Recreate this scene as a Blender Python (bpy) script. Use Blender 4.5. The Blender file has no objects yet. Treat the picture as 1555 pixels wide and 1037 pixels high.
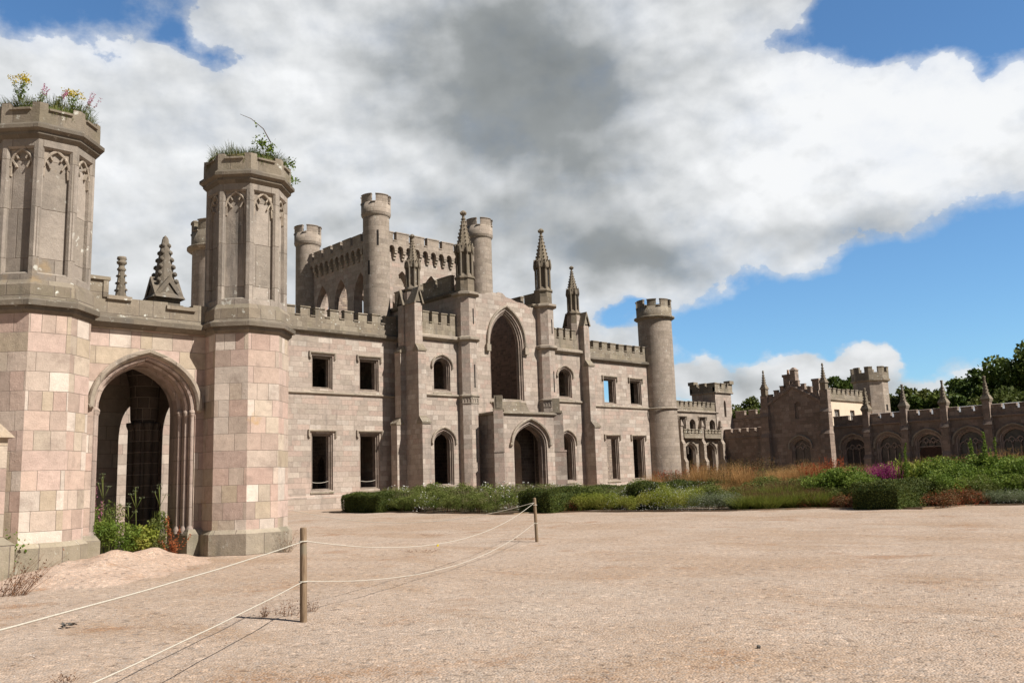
import bpy, bmesh, math, random
import numpy as np
from mathutils import Vector, Matrix
from mathutils.geometry import tessellate_polygon
R_ = math.radians
sc = bpy.context.scene
COL = sc.collection
random.seed(7); RNG = np.random.default_rng(7)

# ------------------------------------------------------------------ camera
CR = np.array([[0.736, -0.081, -0.672], [-0.676, -0.136, -0.724], [-0.033, 0.987, -0.155]])
_x = CR[:, 0] / np.linalg.norm(CR[:, 0]); _z = CR[:, 2] - _x * np.dot(_x, CR[:, 2]); _z /= np.linalg.norm(_z); _y = np.cross(_z, _x)
CR = np.stack([_x, _y, _z], 1)
EYE = np.array([0, 0, 1.6]); FPX = 1347.9
cam = bpy.data.cameras.new('camera'); cam_o = bpy.data.objects.new('camera', cam); COL.objects.link(cam_o)
m4 = Matrix.Identity(4)
for i in range(3):
    for j in range(3): m4[i][j] = CR[i, j]
m4.translation = Vector(EYE)
cam_o.matrix_world = m4
cam.sensor_width = 36; cam.lens = FPX / 1555 * 36; cam.clip_end = 3000; cam.clip_start = 0.1
sc.camera = cam_o

# ------------------------------------------------------------------ sun, sky, exposure
SUN = Vector((0.37, -1.07, 1.125)).normalized()
sl = bpy.data.lights.new('sun', 'SUN'); sl.energy = 5.0; sl.angle = R_(0.55); sl.color = (1.0, 0.945, 0.86)
so = bpy.data.objects.new('sun', sl); COL.objects.link(so); so.rotation_euler = SUN.to_track_quat('Z', 'Y').to_euler(); so.location = (0, -20, 60)
sc.view_settings.view_transform = 'Standard'; sc.view_settings.look = 'None'; sc.view_settings.exposure = 0.5; sc.view_settings.gamma = 1


class NT:
    def __init__(s, nt): s.nt = nt
    def n(s, t, **kw):
        nd = s.nt.nodes.new(t)
        for k, v in kw.items(): setattr(nd, k, v)
        return nd
    def put(s, sock, v):
        if v is None: return
        if isinstance(v, bpy.types.NodeSocket): s.nt.links.new(v, sock)
        elif isinstance(v, (tuple, list)) and len(v) == 3 and sock.type == 'RGBA': sock.default_value = (*v, 1)
        else: sock.default_value = v
    def m(s, op, a, b=None, c=None, clamp=False):
        nd = s.n('ShaderNodeMath', operation=op, use_clamp=clamp)
        for i, v in enumerate((a, b, c)): s.put(nd.inputs[i], v)
        return nd.outputs[0]
    def vm(s, op, a, b=None):
        nd = s.n('ShaderNodeVectorMath', operation=op)
        for i, v in enumerate((a, b)): s.put(nd.inputs[i], v)
        return nd.outputs['Value'] if op in ('DOT_PRODUCT', 'LENGTH') else nd.outputs[0]
    def xyz(s, x, y, z=0.0):
        nd = s.n('ShaderNodeCombineXYZ')
        for i, v in enumerate((x, y, z)): s.put(nd.inputs[i], v)
        return nd.outputs[0]
    def sep(s, v):
        nd = s.n('ShaderNodeSeparateXYZ'); s.put(nd.inputs[0], v); return nd.outputs
    def noise(s, vec, scale, detail=4, rough=0.55, dist=0.0):
        nd = s.n('ShaderNodeTexNoise'); s.put(nd.inputs['Vector'], vec)
        nd.inputs['Scale'].default_value = scale; nd.inputs['Detail'].default_value = detail; nd.inputs['Roughness'].default_value = rough; nd.inputs['Distortion'].default_value = dist
        return nd.outputs['Fac']
    def white(s, vec):
        nd = s.n('ShaderNodeTexWhiteNoise', noise_dimensions='3D'); s.put(nd.inputs['Vector'], vec); return nd.outputs
    def ramp(s, f, stops, interp='LINEAR'):
        nd = s.n('ShaderNodeValToRGB'); cr = nd.color_ramp; cr.interpolation = interp
        while len(cr.elements) < len(stops): cr.elements.new(0.5)
        for e, (p, c) in zip(cr.elements, stops): e.position = p; e.color = (*c, 1)
        s.put(nd.inputs[0], f); return nd.outputs[0]
    def mix(s, f, a, b, blend='MIX'):
        nd = s.n('ShaderNodeMix', data_type='RGBA', blend_type=blend, clamp_factor=True)
        s.put(nd.inputs['Factor'], f); s.put(nd.inputs['A'] if False else nd.inputs[6], a); s.put(nd.inputs[7], b)
        return nd.outputs[2]
    def ss(s, v, lo, hi, o0=0.0, o1=1.0):
        nd = s.n('ShaderNodeMapRange', interpolation_type='SMOOTHSTEP')
        for i, q in enumerate((v, lo, hi, o0, o1)): s.put(nd.inputs[i], q)
        return nd.outputs[0]


w = bpy.data.worlds.new("World"); sc.world = w; w.use_nodes = True
w.node_tree.nodes.clear(); g = NT(w.node_tree)
sky = g.n('ShaderNodeTexSky', sky_type='NISHITA'); sky.sun_disc = False
sky.sun_elevation = math.asin(SUN.z); sky.sun_rotation = math.atan2(SUN.x, SUN.y); sky.altitude = 200; sky.air_density = 1.0; sky.dust_density = 0.4; sky.ozone_density = 1.6
tc = g.n('ShaderNodeTexCoord').outputs['Generated']
dvec = g.vm('NORMALIZE', tc)
D180 = 180 / math.pi
az = g.m('MULTIPLY', g.m('ARCTAN2', g.vm('DOT_PRODUCT', dvec, (0.736, -0.676, 0)), g.vm('DOT_PRODUCT', dvec, (0.676, 0.736, 0))), D180)
el = g.m('MULTIPLY', g.m('ARCSINE', g.sep(dvec)[2]), D180)
p0 = g.xyz(az, g.m('MULTIPLY', el, 1.35))
wn = g.n('ShaderNodeTexNoise'); g.put(wn.inputs['Vector'], p0); wn.inputs['Scale'].default_value = 0.22; wn.inputs['Detail'].default_value = 5
warp = g.vm('MULTIPLY', g.vm('SUBTRACT', wn.outputs['Color'], (0.5, 0.5, 0.5)), (7.0, 4.5, 0))
pw = g.vm('ADD', g.xyz(az, el), warp)


def blobs(lst, base):
    acc = base
    for a, e, sa, se, wt in lst:
        q = g.vm('MULTIPLY', g.vm('SUBTRACT', pw, (a, e, 0)), (1 / sa, 1 / se, 0))
        d2 = g.vm('DOT_PRODUCT', q, q)
        acc = g.m('MULTIPLY_ADD', g.m('EXPONENT', g.m('MULTIPLY', d2, -1.0)), wt, acc)
    return acc


away = g.m('MAXIMUM', g.ss(g.m('ABSOLUTE', az), 40, 62), g.ss(el, 31, 42))
cov = blobs([(-29, 26.8, 4.5, 2.0, -.52), (-20.5, 26.4, 2.3, 1.1, -.50), (-25, 28.4, 8, 1.6, -.34), (27, 26.3, 6.5, 2.4, -1.1), (32, 24.5, 4.5, 2.4, -.9), (23, 9.6, 6.0, 2.8, -1.25), (31, 9.5, 6.0, 4.0, -1.3),
             (14, 8.5, 4.0, 2.4, -1.15), (7.8, 10.6, 1.5, .8, -.7), (21.6, 6.6, 3.4, 1.3, 1.45), (18, 4.8, 3.0, 1.3, 1.15), (28.4, 4.0, 2.6, 1.3, 1.25), (25.2, 6.2, 1.3, 1.8, -.5), (12, 6.2, 1.8, .7, .55), (11, 4.2, 2.0, 1.0, -.3), (7, 5.6, 2.2, 1.0, -1.0)], 0.80)
cov = g.m('MULTIPLY_ADD', away, -0.85, cov)
n1 = g.noise(p0, 0.19, 12, 0.60); nb = g.noise(p0, 0.62, 4, 0.5); nbu = g.noise(g.vm('ADD', p0, (0.35, 0.7, 0)), 0.62, 4, 0.5); n1s = g.noise(p0, 0.15, 5, 0.45); n1u = g.noise(g.vm('ADD', p0, (0.5, 1.9, 0)), 0.15, 5, 0.45)
n2 = g.noise(p0, 0.07, 3, 0.5)
covn = g.m('MULTIPLY_ADD', g.m('SUBTRACT', n1, 0.5), 1.15, cov)
mask = g.m('MAXIMUM', g.ss(covn, 0.46, 0.565), g.ss(covn, 0.24, 0.60, 0.0, 0.7))
shade = g.m('SUBTRACT', n1u, n1s)
gray = blobs([(.5, 26, 7.6, 4.6, .62), (5, 21.5, 5.5, 3.2, .26), (7.5, 14.6, 4.5, 2.2, .34), (2, 17, 6.5, 3.5, .20), (-20, 20, 9, 5, -.04), (-14, 26, 4, 3, -.12), (25, 19.5, 9, 4.2, -.30), (17, 21, 4, 3, -.1), (19, 14.4, 8, 1.5, .22), (-12, 14, 10, 4, .12), (21, 4.8, 6, 1.0, .18)], 0.19)
gray = g.m('MULTIPLY_ADD', g.m('SUBTRACT', nbu, nb), g.m('MULTIPLY_ADD', g.ss(gray, .25, .6), -.14, .19), gray)
gray = g.m('MULTIPLY_ADD', g.m('SUBTRACT', n1, n1s), -.22, g.m('MULTIPLY_ADD', shade, .85, gray))
gray = g.m('MULTIPLY_ADD', g.m('SUBTRACT', n2, 0.5), 0.22, gray, clamp=True)
ccol = g.ramp(gray, [(0.0, (13.2, 13.4, 13.6)), (0.3, (8.6, 8.9, 9.1)), (0.6, (4.5, 4.8, 4.9)), (1.0, (2.9, 3.15, 3.2))])
thin = g.m('MULTIPLY', mask, g.ss(covn, 0.3, 0.9, 0.75, 1.0))
skyc = g.mix(1.0, sky.outputs[0], g.mix(away, (1.22, 1.75, 2.12), (0.62, 0.62, 0.62)), 'MULTIPLY')
fin = g.mix(thin, skyc, ccol)
bg = g.n('ShaderNodeBackground'); bg.inputs['Strength'].default_value = 0.05; g.put(bg.inputs['Color'], fin)
g.put(g.n('ShaderNodeOutputWorld').inputs[0], bg.outputs[0])


def ray(x, y):
    v = np.array([x - 777.5, -(y - 518.5), -FPX]); return CR @ (v / np.linalg.norm(v))
def gpt(x, y, z=0.0):
    d = ray(x, y); t = (z - EYE[2]) / d[2]; return EYE + t * d


# ------------------------------------------------------------------ materials
def newmat(name):
    m = bpy.data.materials.new(name); m.use_nodes = True; m.node_tree.nodes.clear(); return m, NT(m.node_tree)
def finish(g, col, rough=0.9, bump=None, bdist=0.02, bstr=1.0, spec=0.25, transl=0.0):
    b = g.n('ShaderNodeBsdfPrincipled'); g.put(b.inputs['Base Color'], col); g.put(b.inputs['Roughness'], rough); b.inputs['Specular IOR Level'].default_value = spec
    if bump is not None:
        bn = g.n('ShaderNodeBump'); bn.inputs['Distance'].default_value = bdist; bn.inputs['Strength'].default_value = bstr; g.put(bn.inputs['Height'], bump); g.put(b.inputs['Normal'], bn.outputs[0])
    out = g.n('ShaderNodeOutputMaterial'); sh = b.outputs[0]
    if transl:
        t = g.n('ShaderNodeBsdfTranslucent'); g.put(t.inputs[0], col); mx = g.n('ShaderNodeMixShader'); mx.inputs[0].default_value = transl
        g.nt.links.new(sh, mx.inputs[1]); g.nt.links.new(t.outputs[0], mx.inputs[2]); sh = mx.outputs[0]
    g.nt.links.new(sh, out.inputs[0])


def stone(name, cols, bw, bh, mort=0.012, mcol=(.20, .165, .135), stain=0.5, streak=0.5, lichen=0.0, lcol=(.62, .62, .56), ochre=0.0, contrast=1.0, moss=0.0):
    m, g = newmat(name)
    uv = g.n('ShaderNodeUVMap', uv_map='UVMap').outputs[0]
    s = g.sep(uv); pos = g.n('ShaderNodeNewGeometry').outputs['Position']
    row = g.m('FLOOR', g.m('DIVIDE', s[1], bh))
    rr = g.sep(g.white(g.xyz(row, 3.7, 1.3))['Color'])
    wd = g.m('MULTIPLY', g.m('MULTIPLY_ADD', rr[0], 0.75, 0.65), bw)
    uu = g.m('DIVIDE', g.m('MULTIPLY_ADD', rr[1], 9.0, s[0]), wd)
    coln = g.m('FLOOR', uu)
    # some blocks are split, so the bond is not regular
    half = g.white(g.xyz(coln, row, 8.1))['Value']
    sub = g.m('MULTIPLY', g.m('GREATER_THAN', half, 0.66), g.m('GREATER_THAN', g.m('FRACT', uu), 0.45))
    cid = g.xyz(g.m('MULTIPLY_ADD', sub, 0.5, coln), row, 0.0)
    wn = g.white(cid); rs = g.sep(wn['Color'])
    fu = g.m('MULTIPLY', g.m('FRACT', uu), wd); fv = g.m('MULTIPLY', g.m('FRACT', g.m('DIVIDE', s[1], bh)), bh)
    d = g.m('MINIMUM', g.m('MINIMUM', fu, g.m('SUBTRACT', wd, fu)), g.m('MINIMUM', fv, g.m('SUBTRACT', bh, fv)))
    ds = g.m('ABSOLUTE', g.m('SUBTRACT', fu, g.m('MULTIPLY', wd, 0.45)))
    ds = g.m('ADD', ds, g.m('MULTIPLY', g.m('SUBTRACT', 1.0, g.m('GREATER_THAN', half, 0.66)), 10.0))
    d = g.m('MINIMUM', d, ds)
    nz = g.noise(pos, 6.0, 6, 0.6); fine = g.noise(pos, 38.0, 4, 0.65)
    d = g.m('ADD', d, g.m('MULTIPLY', g.m('SUBTRACT', fine, 0.5), mort * 0.8))
    mk = g.ss(d, mort * 0.35, mort * 1.3)
    k = len(cols)
    c = g.ramp(wn['Value'], [(i / k, q) for i, q in enumerate(cols)], 'CONSTANT')
    br = g.m('MULTIPLY_ADD', g.m('SUBTRACT', rs[1], 0.5), 0.30 * contrast, 1.0)
    br = g.m('MULTIPLY', br, g.m('MULTIPLY_ADD', g.m('SUBTRACT', nz, 0.5), 0.55, 1.0))
    br = g.m('MULTIPLY', br, g.m('MULTIPLY_ADD', g.m('SUBTRACT', fine, 0.5), 0.5, 1.0))
    reg = g.noise(g.vm('ADD', pos, (5, 9, 2)), 0.55, 5, .6); c = g.mix(g.ss(reg, .35, .68, .0, .26), c, cols[1]); reg2 = g.noise(g.vm('ADD', pos, (15, 2, 27)), 2.2, 5, .65); c = g.mix(g.ss(reg2, .50, .72, 0, .5), c, tuple(q * .72 for q in cols[2]))
    c = g.mix(1.0, c, g.xyz(br, br, br), 'MULTIPLY')
    big = g.noise(pos, 0.35, 5, 0.6)
    c = g.mix(g.ss(big, 0.50, 0.72, 0.0, stain), c, (.19, .165, .145))
    st = g.noise(g.vm('MULTIPLY', pos, (1.6, 1.6, 0.16)), 1.0, 5, 0.62)
    c = g.mix(g.ss(st, 0.54, 0.74, 0.0, streak), c, (.115, .105, .095))
    if ochre:
        oc = g.noise(g.vm('ADD', pos, (31, 7, 3)), 0.9, 4, 0.6)
        c = g.mix(g.ss(oc, 0.64, 0.74, 0.0, ochre), c, (.40, .25, .075))
    if moss:
        ms = g.noise(g.vm('ADD', pos, (11, 17, 3)), 1.3, 6, 0.62)
        c = g.mix(g.ss(ms, 0.48, 0.64, 0.0, moss), c, (.14, .135, .06))
    if lichen:
        ln = g.noise(pos, 5.5, 5, 0.6); l2 = g.noise(pos, 0.8, 2, 0.5)
        c = g.mix(g.m('MULTIPLY', g.ss(ln, 0.60, 0.68, 0.0, lichen), g.ss(l2, 0.4, 0.6)), c, lcol)
    c = g.mix(g.m('SUBTRACT', 1.0, mk), c, mcol)
    h = g.m('ADD', g.m('MULTIPLY', mk, 0.45), g.m('ADD', g.m('MULTIPLY', nz, 0.7), g.m('ADD', g.m('MULTIPLY', fine, 0.5), g.m('MULTIPLY', rs[2], 0.35))))
    finish(g, c, 0.92, h, 0.028, 0.8)
    return m


PINK = [(.45, .335, .275), (.475, .385, .32), (.38, .29, .24), (.445, .37, .295), (.55, .475, .41), (.42, .30, .25), (.40, .325, .24), (.465, .345, .295)]
GREY = [(.37, .30, .25), (.395, .325, .275), (.345, .285, .24), (.415, .35, .295), (.36, .295, .25), (.46, .395, .34), (.395, .30, .25), (.355, .295, .245), (.375, .285, .24)]
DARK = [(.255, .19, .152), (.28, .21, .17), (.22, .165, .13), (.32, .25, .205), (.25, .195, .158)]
MOSS = [(.225, .185, .14), (.245, .205, .155), (.20, .165, .125), (.265, .225, .175)]
S_GATE = stone('pink_ashlar', PINK, 0.74, 0.432, 0.0055, mcol=(.25, .205, .17), stain=.35, streak=.35, ochre=.55, contrast=.9)
S_GTOP = stone('weathered_ashlar', [(.285, .245, .205), (.32, .275, .235), (.25, .215, .18)], 1.3, 1.15, 0.010, stain=.7, streak=.9, lichen=.7, ochre=.3)
S_CAST = stone('grey_pink_ashlar', GREY, 1.02, 0.39, 0.008, mcol=(.23, .19, .16), stain=.5, streak=.5, contrast=.7)
S_TOWER = stone('tower_ashlar', [(.30, .245, .20), (.32, .265, .215), (.275, .225, .18), (.345, .285, .235)], 0.85, 0.42, 0.010, stain=.45, streak=.4, lichen=.6, contrast=.55)
S_MOSS = stone('lichened_parapet_stone', MOSS, 1.1, 0.5, 0.010, stain=.5, streak=.55, lichen=.9, ochre=.25, moss=.16)
S_PINN = stone('pinnacle_stone', [(.19, .155, .115), (.215, .175, .13), (.165, .135, .10)], 1.2, 3.0, 0.008, stain=.5, streak=.6, lichen=.4, moss=.12)
S_TRIM = stone('dressed_stone', [(.335, .285, .225), (.37, .31, .25), (.30, .25, .20)], 1.2, 5.0, 0.008, stain=.6, streak=.75, lichen=.3)
S_GTRIM = stone('moulded_pink_stone', [(.38, .30, .25), (.42, .335, .285), (.36, .275, .235)], 0.8, 0.6, 0.008, stain=.55, streak=.7)
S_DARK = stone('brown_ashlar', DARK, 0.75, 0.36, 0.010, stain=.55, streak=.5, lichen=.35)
S_BASE = stone('plinth_stone', [(.30, .255, .19), (.33, .28, .215), (.27, .235, .175)], 1.0, 0.7, 0.010, stain=.5, streak=.55, lichen=.4, moss=.22)
S_RUB = stone('rubble_core', [(.30, .23, .19), (.38, .30, .23), (.24, .18, .15), (.34, .25, .2)], 0.45, 0.22, 0.03, stain=.6, streak=.6, contrast=1.5)
S_INN = stone('shade_dark_inner_stone', [(.085, .065, .052), (.10, .078, .063), (.07, .055, .045)], 0.6, 0.3, 0.012, stain=.6, streak=.6, contrast=1.2)  # the gloom of the interiors is put into this near black colour


S_JAMB = stone('shade_dark_jamb_stone', [(.22, .17, .14), (.26, .205, .17), (.19, .15, .12)], 0.8, 0.6, 0.008, stain=.6, streak=.7)  # shade of the window reveals is put into this darker stone colour
S_CORN = stone('blackened_cornice_stone', [(.15, .125, .095), (.18, .15, .115), (.125, .105, .08)], 1.2, 5.0, 0.008, stain=.5, streak=.7, lichen=.35)
S_HALL = stone('shade_brown_hall_wall', [(.155, .11, .088), (.185, .13, .105), (.13, .095, .075), (.21, .15, .12)], .5, .25, .014, stain=.6, streak=.7)  # the dim shade inside the hall is put into this brown


def simple(name, c1, c2, sc_=8.0, rough=.9, bump=0.4, bd=.01, stretch=(1, 1, 1), c3=None, spec=.25):
    m, g = newmat(name); pos = g.n('ShaderNodeTexCoord').outputs['Object']
    n = g.noise(g.vm('MULTIPLY', pos, stretch), sc_, 6, .62); c = g.ramp(n, [(.3, c1), (.7, c2)])
    if c3: c = g.mix(g.ss(g.noise(pos, sc_ * .2, 3), .52, .66), c, c3)
    finish(g, c, rough, n, bd, bump, spec=spec); return m


M_WOOD = simple('weathered_post_wood', (.13, .085, .05), (.30, .215, .14), 14, .85, .8, .004, (4, 4, .35), (.2, .17, .12))
M_ROPE = simple('white_rope', (.38, .34, .28), (.60, .56, .48), 90, .8, .6, .003)
M_RENDER = simple('cream_render', (.58, .46, .345), (.65, .53, .41), 2, .9, .1, .003)
M_LEAD = simple('lead_roof', (.20, .21, .23), (.33, .34, .36), 1.2, .55, .15, .004, spec=.5)
M_SLATE = simple('roof_slate', (.075, .075, .085), (.14, .14, .15), 3, .7, .3, .01)
M_BLACK = simple('slit_shade_black', (.012, .010, .009), (.022, .018, .016), 3)  # near black colour painted for the shade inside the arrow slits
M_GLASS = simple('dark_leaded_glass', (.05, .043, .037), (.12, .095, .08), 2.5, .25, .05, .002, spec=.5)
M_OAK = simple('oak_door', (.05, .026, .018), (.10, .052, .036), 5, .7, .4, .004, (6, 6, .5))
M_WHITE = simple('white_paint', (.62, .60, .56), (.76, .74, .70), 4, .6, .1, .002)
M_BARK = simple('bark', (.07, .05, .035), (.16, .125, .09), 5, .95, .9, .03, (2, 2, .4))
M_POT = simple('chimney_pot', (.42, .24, .14), (.55, .36, .22), 4)
M_SOIL = simple('bed_soil', (.055, .038, .025), (.12, .085, .055), 3, .98, .8, .03)
M_TURF = simple('rough_turf', (.05, .075, .02), (.14, .15, .05), 2.5, .98, .8, .04, (1, 1, 1), (.16, .13, .06))


def gravel_mat(name, base, light, dark, mound=False):
    m, g = newmat(name); pos = g.n('ShaderNodeTexCoord').outputs['Object']
    p2 = g.vm('ADD', pos, g.vm('MULTIPLY', g.vm('SUBTRACT', g.n('ShaderNodeNewGeometry').outputs['Position'], pos), (0, 0, 0)))
    vor = g.n('ShaderNodeTexVoronoi', feature='F1'); g.put(vor.inputs['Vector'], p2); vor.inputs['Scale'].default_value = 42
    vc = g.sep(vor.outputs['Color'])
    v3 = g.n('ShaderNodeTexVoronoi', feature='F1'); g.put(v3.inputs['Vector'], p2); v3.inputs['Scale'].default_value = 15
    v3c = g.sep(v3.outputs['Color'])
    big = g.noise(p2, 0.16, 5, .6); mid = g.noise(p2, 1.1, 6, .65); tr = g.noise(g.vm('MULTIPLY', p2, (.9, .25, 1)), .55, 5, .6); fine = g.noise(p2, 11, 4, .6)
    c = g.mix(g.ss(mid, .3, .7), base, light)
    c = g.mix(g.ss(big, .42, .66, 0, .55), c, dark)
    c = g.mix(g.ss(tr, .53, .66, 0, .55), c, dark)
    pat = g.noise(g.vm('ADD', p2, (40, 3, 0)), .45, 6, .68)
    c = g.mix(g.ss(pat, .555, .68, 0, .75), c, (.30, .165, .085))
    pal = g.noise(g.vm('ADD', p2, (9, 53, 0)), .3, 6, .65)
    c = g.mix(g.ss(pal, .52, .68, 0, .5), c, (.42, .34, .275))
    br = g.m('MULTIPLY_ADD', g.m('SUBTRACT', vc[0], .5), .46, 1.0)
    br = g.m('MULTIPLY', br, g.m('MULTIPLY_ADD', g.m('SUBTRACT', fine, .5), .6, 1.0))
    br = g.m('MULTIPLY', br, g.m('MULTIPLY_ADD', g.m('GREATER_THAN', v3c[0], .93), .28, 1.0))
    br = g.m('MULTIPLY', br, g.m('MULTIPLY_ADD', g.m('LESS_THAN', v3c[1], .06), -.35, 1.0))
    c = g.mix(1.0, c, g.xyz(br, br, br), 'MULTIPLY')
    c = g.mix(g.m('MULTIPLY', g.m('GREATER_THAN', vc[1], .72), .5), c, (.34, .30, .27))
    h = g.m('ADD', g.m('MULTIPLY', vor.outputs['Distance'], -1.0), g.m('MULTIPLY', fine, 1.4))
    finish(g, c, .95, h, .014, .8, spec=.15); return m


M_GRAV = gravel_mat('pink_gravel', (.395, .295, .222), (.445, .345, .272), (.335, .22, .138))
M_SAND = gravel_mat('pink_sand', (.47, .34, .26), (.50, .375, .295), (.42, .29, .21))


def leafmat(name, cols, transl=.3, rough=.6, tip=None, tip0=.55, tip1=.8):
    m, g = newmat(name); uv = g.sep(g.n('ShaderNodeUVMap', uv_map='UVMap').outputs[0])
    k = len(cols); c = g.ramp(uv[0], [((i + .5) / k, q) for i, q in enumerate(cols)])
    if tip: c = g.mix(g.ss(uv[1], tip0, tip1), c, tip)
    finish(g, c, rough, transl=transl, spec=.2); return m


L_YEW = leafmat('yew_leaf', [(0.0346, 0.0518, 0.0108), (0.0713, 0.0929, 0.0173), (0.1188, 0.1296, 0.0259), (0.054, 0.0756, 0.014)], .15)
L_GREEN = leafmat('fresh_leaf', [(0.0894, 0.1453, 0.0201), (0.1453, 0.2124, 0.0313), (0.2124, 0.2683, 0.0503), (0.1118, 0.1677, 0.0246)], .35)
L_MID = leafmat('dull_leaf', [(0.0845, 0.117, 0.0234), (0.143, 0.182, 0.039), (0.208, 0.221, 0.0624), (0.1105, 0.1365, 0.0312)], .3)
L_LIME = leafmat('lime_leaf', [(0.198, 0.231, 0.033), (0.264, 0.286, 0.0495), (0.308, 0.297, 0.066)], .35)
L_GREYG = leafmat('grey_green_leaf', [(0.115, 0.1437, 0.069), (0.184, 0.2127, 0.115), (0.23, 0.253, 0.1495)], .25)
L_SED = leafmat('sedum_leaf', [(.13, .05, .025), (.17, .075, .03), (.10, .085, .03), (.19, .09, .05)], .2)
L_TREE = leafmat('tree_leaf', [(0.045, 0.075, 0.015), (0.0825, 0.12, 0.024), (0.135, 0.165, 0.036), (0.06, 0.093, 0.018)], .28)
L_TREE2 = leafmat('olive_tree_leaf', [(0.075, 0.1, 0.0225), (0.125, 0.1438, 0.0375), (0.1, 0.1125, 0.0275)], .28)
L_ORANGE = leafmat('tawny_grass', [(.26, .16, .055), (.40, .235, .085), (.33, .195, .065), (.24, .17, .06)], .3, tip=(.47, .27, .11))
L_BROWNF = leafmat('brown_seed_head', [(.13, .07, .03), (.19, .10, .045), (.10, .06, .03)], .2)
L_GRASS = leafmat('green_grass', [(0.1375, 0.1812, 0.0275), (0.1875, 0.2375, 0.04), (0.2375, 0.25, 0.0562)], .3)
L_TURF = leafmat('turf_grass', [(.07, .10, .02), (.12, .14, .035), (.19, .17, .06), (.09, .12, .03)], .3)
L_PURPLE = leafmat('magenta_flower', [(.30, .02, .15), (.38, .04, .20), (.22, .02, .12)], .25)
L_RED = leafmat('rust_red_flower', [(.32, .055, .02), (.40, .09, .03), (.22, .05, .02)], .2)
L_YEL = leafmat('yellow_flower', [(.55, .42, .02), (.65, .52, .05)], .3)
L_WHT = leafmat('white_flower', [(.65, .63, .58), (.75, .74, .70)], .25)
L_PINK = leafmat('pink_flower', [(.45, .14, .26), (.55, .22, .32)], .3)
L_FEATH = leafmat('feathery_spike', [(.24, .17, .12), (.30, .225, .16), (.18, .15, .09)], .25)
L_DEAD = leafmat('dead_stalk', [(.17, .085, .045), (.24, .13, .07), (.12, .06, .035)], .15)
L_DOCK = leafmat('dead_dock_leaf', [(.30, .085, .03), (.22, .06, .025), (.36, .13, .05)], .2)


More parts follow.
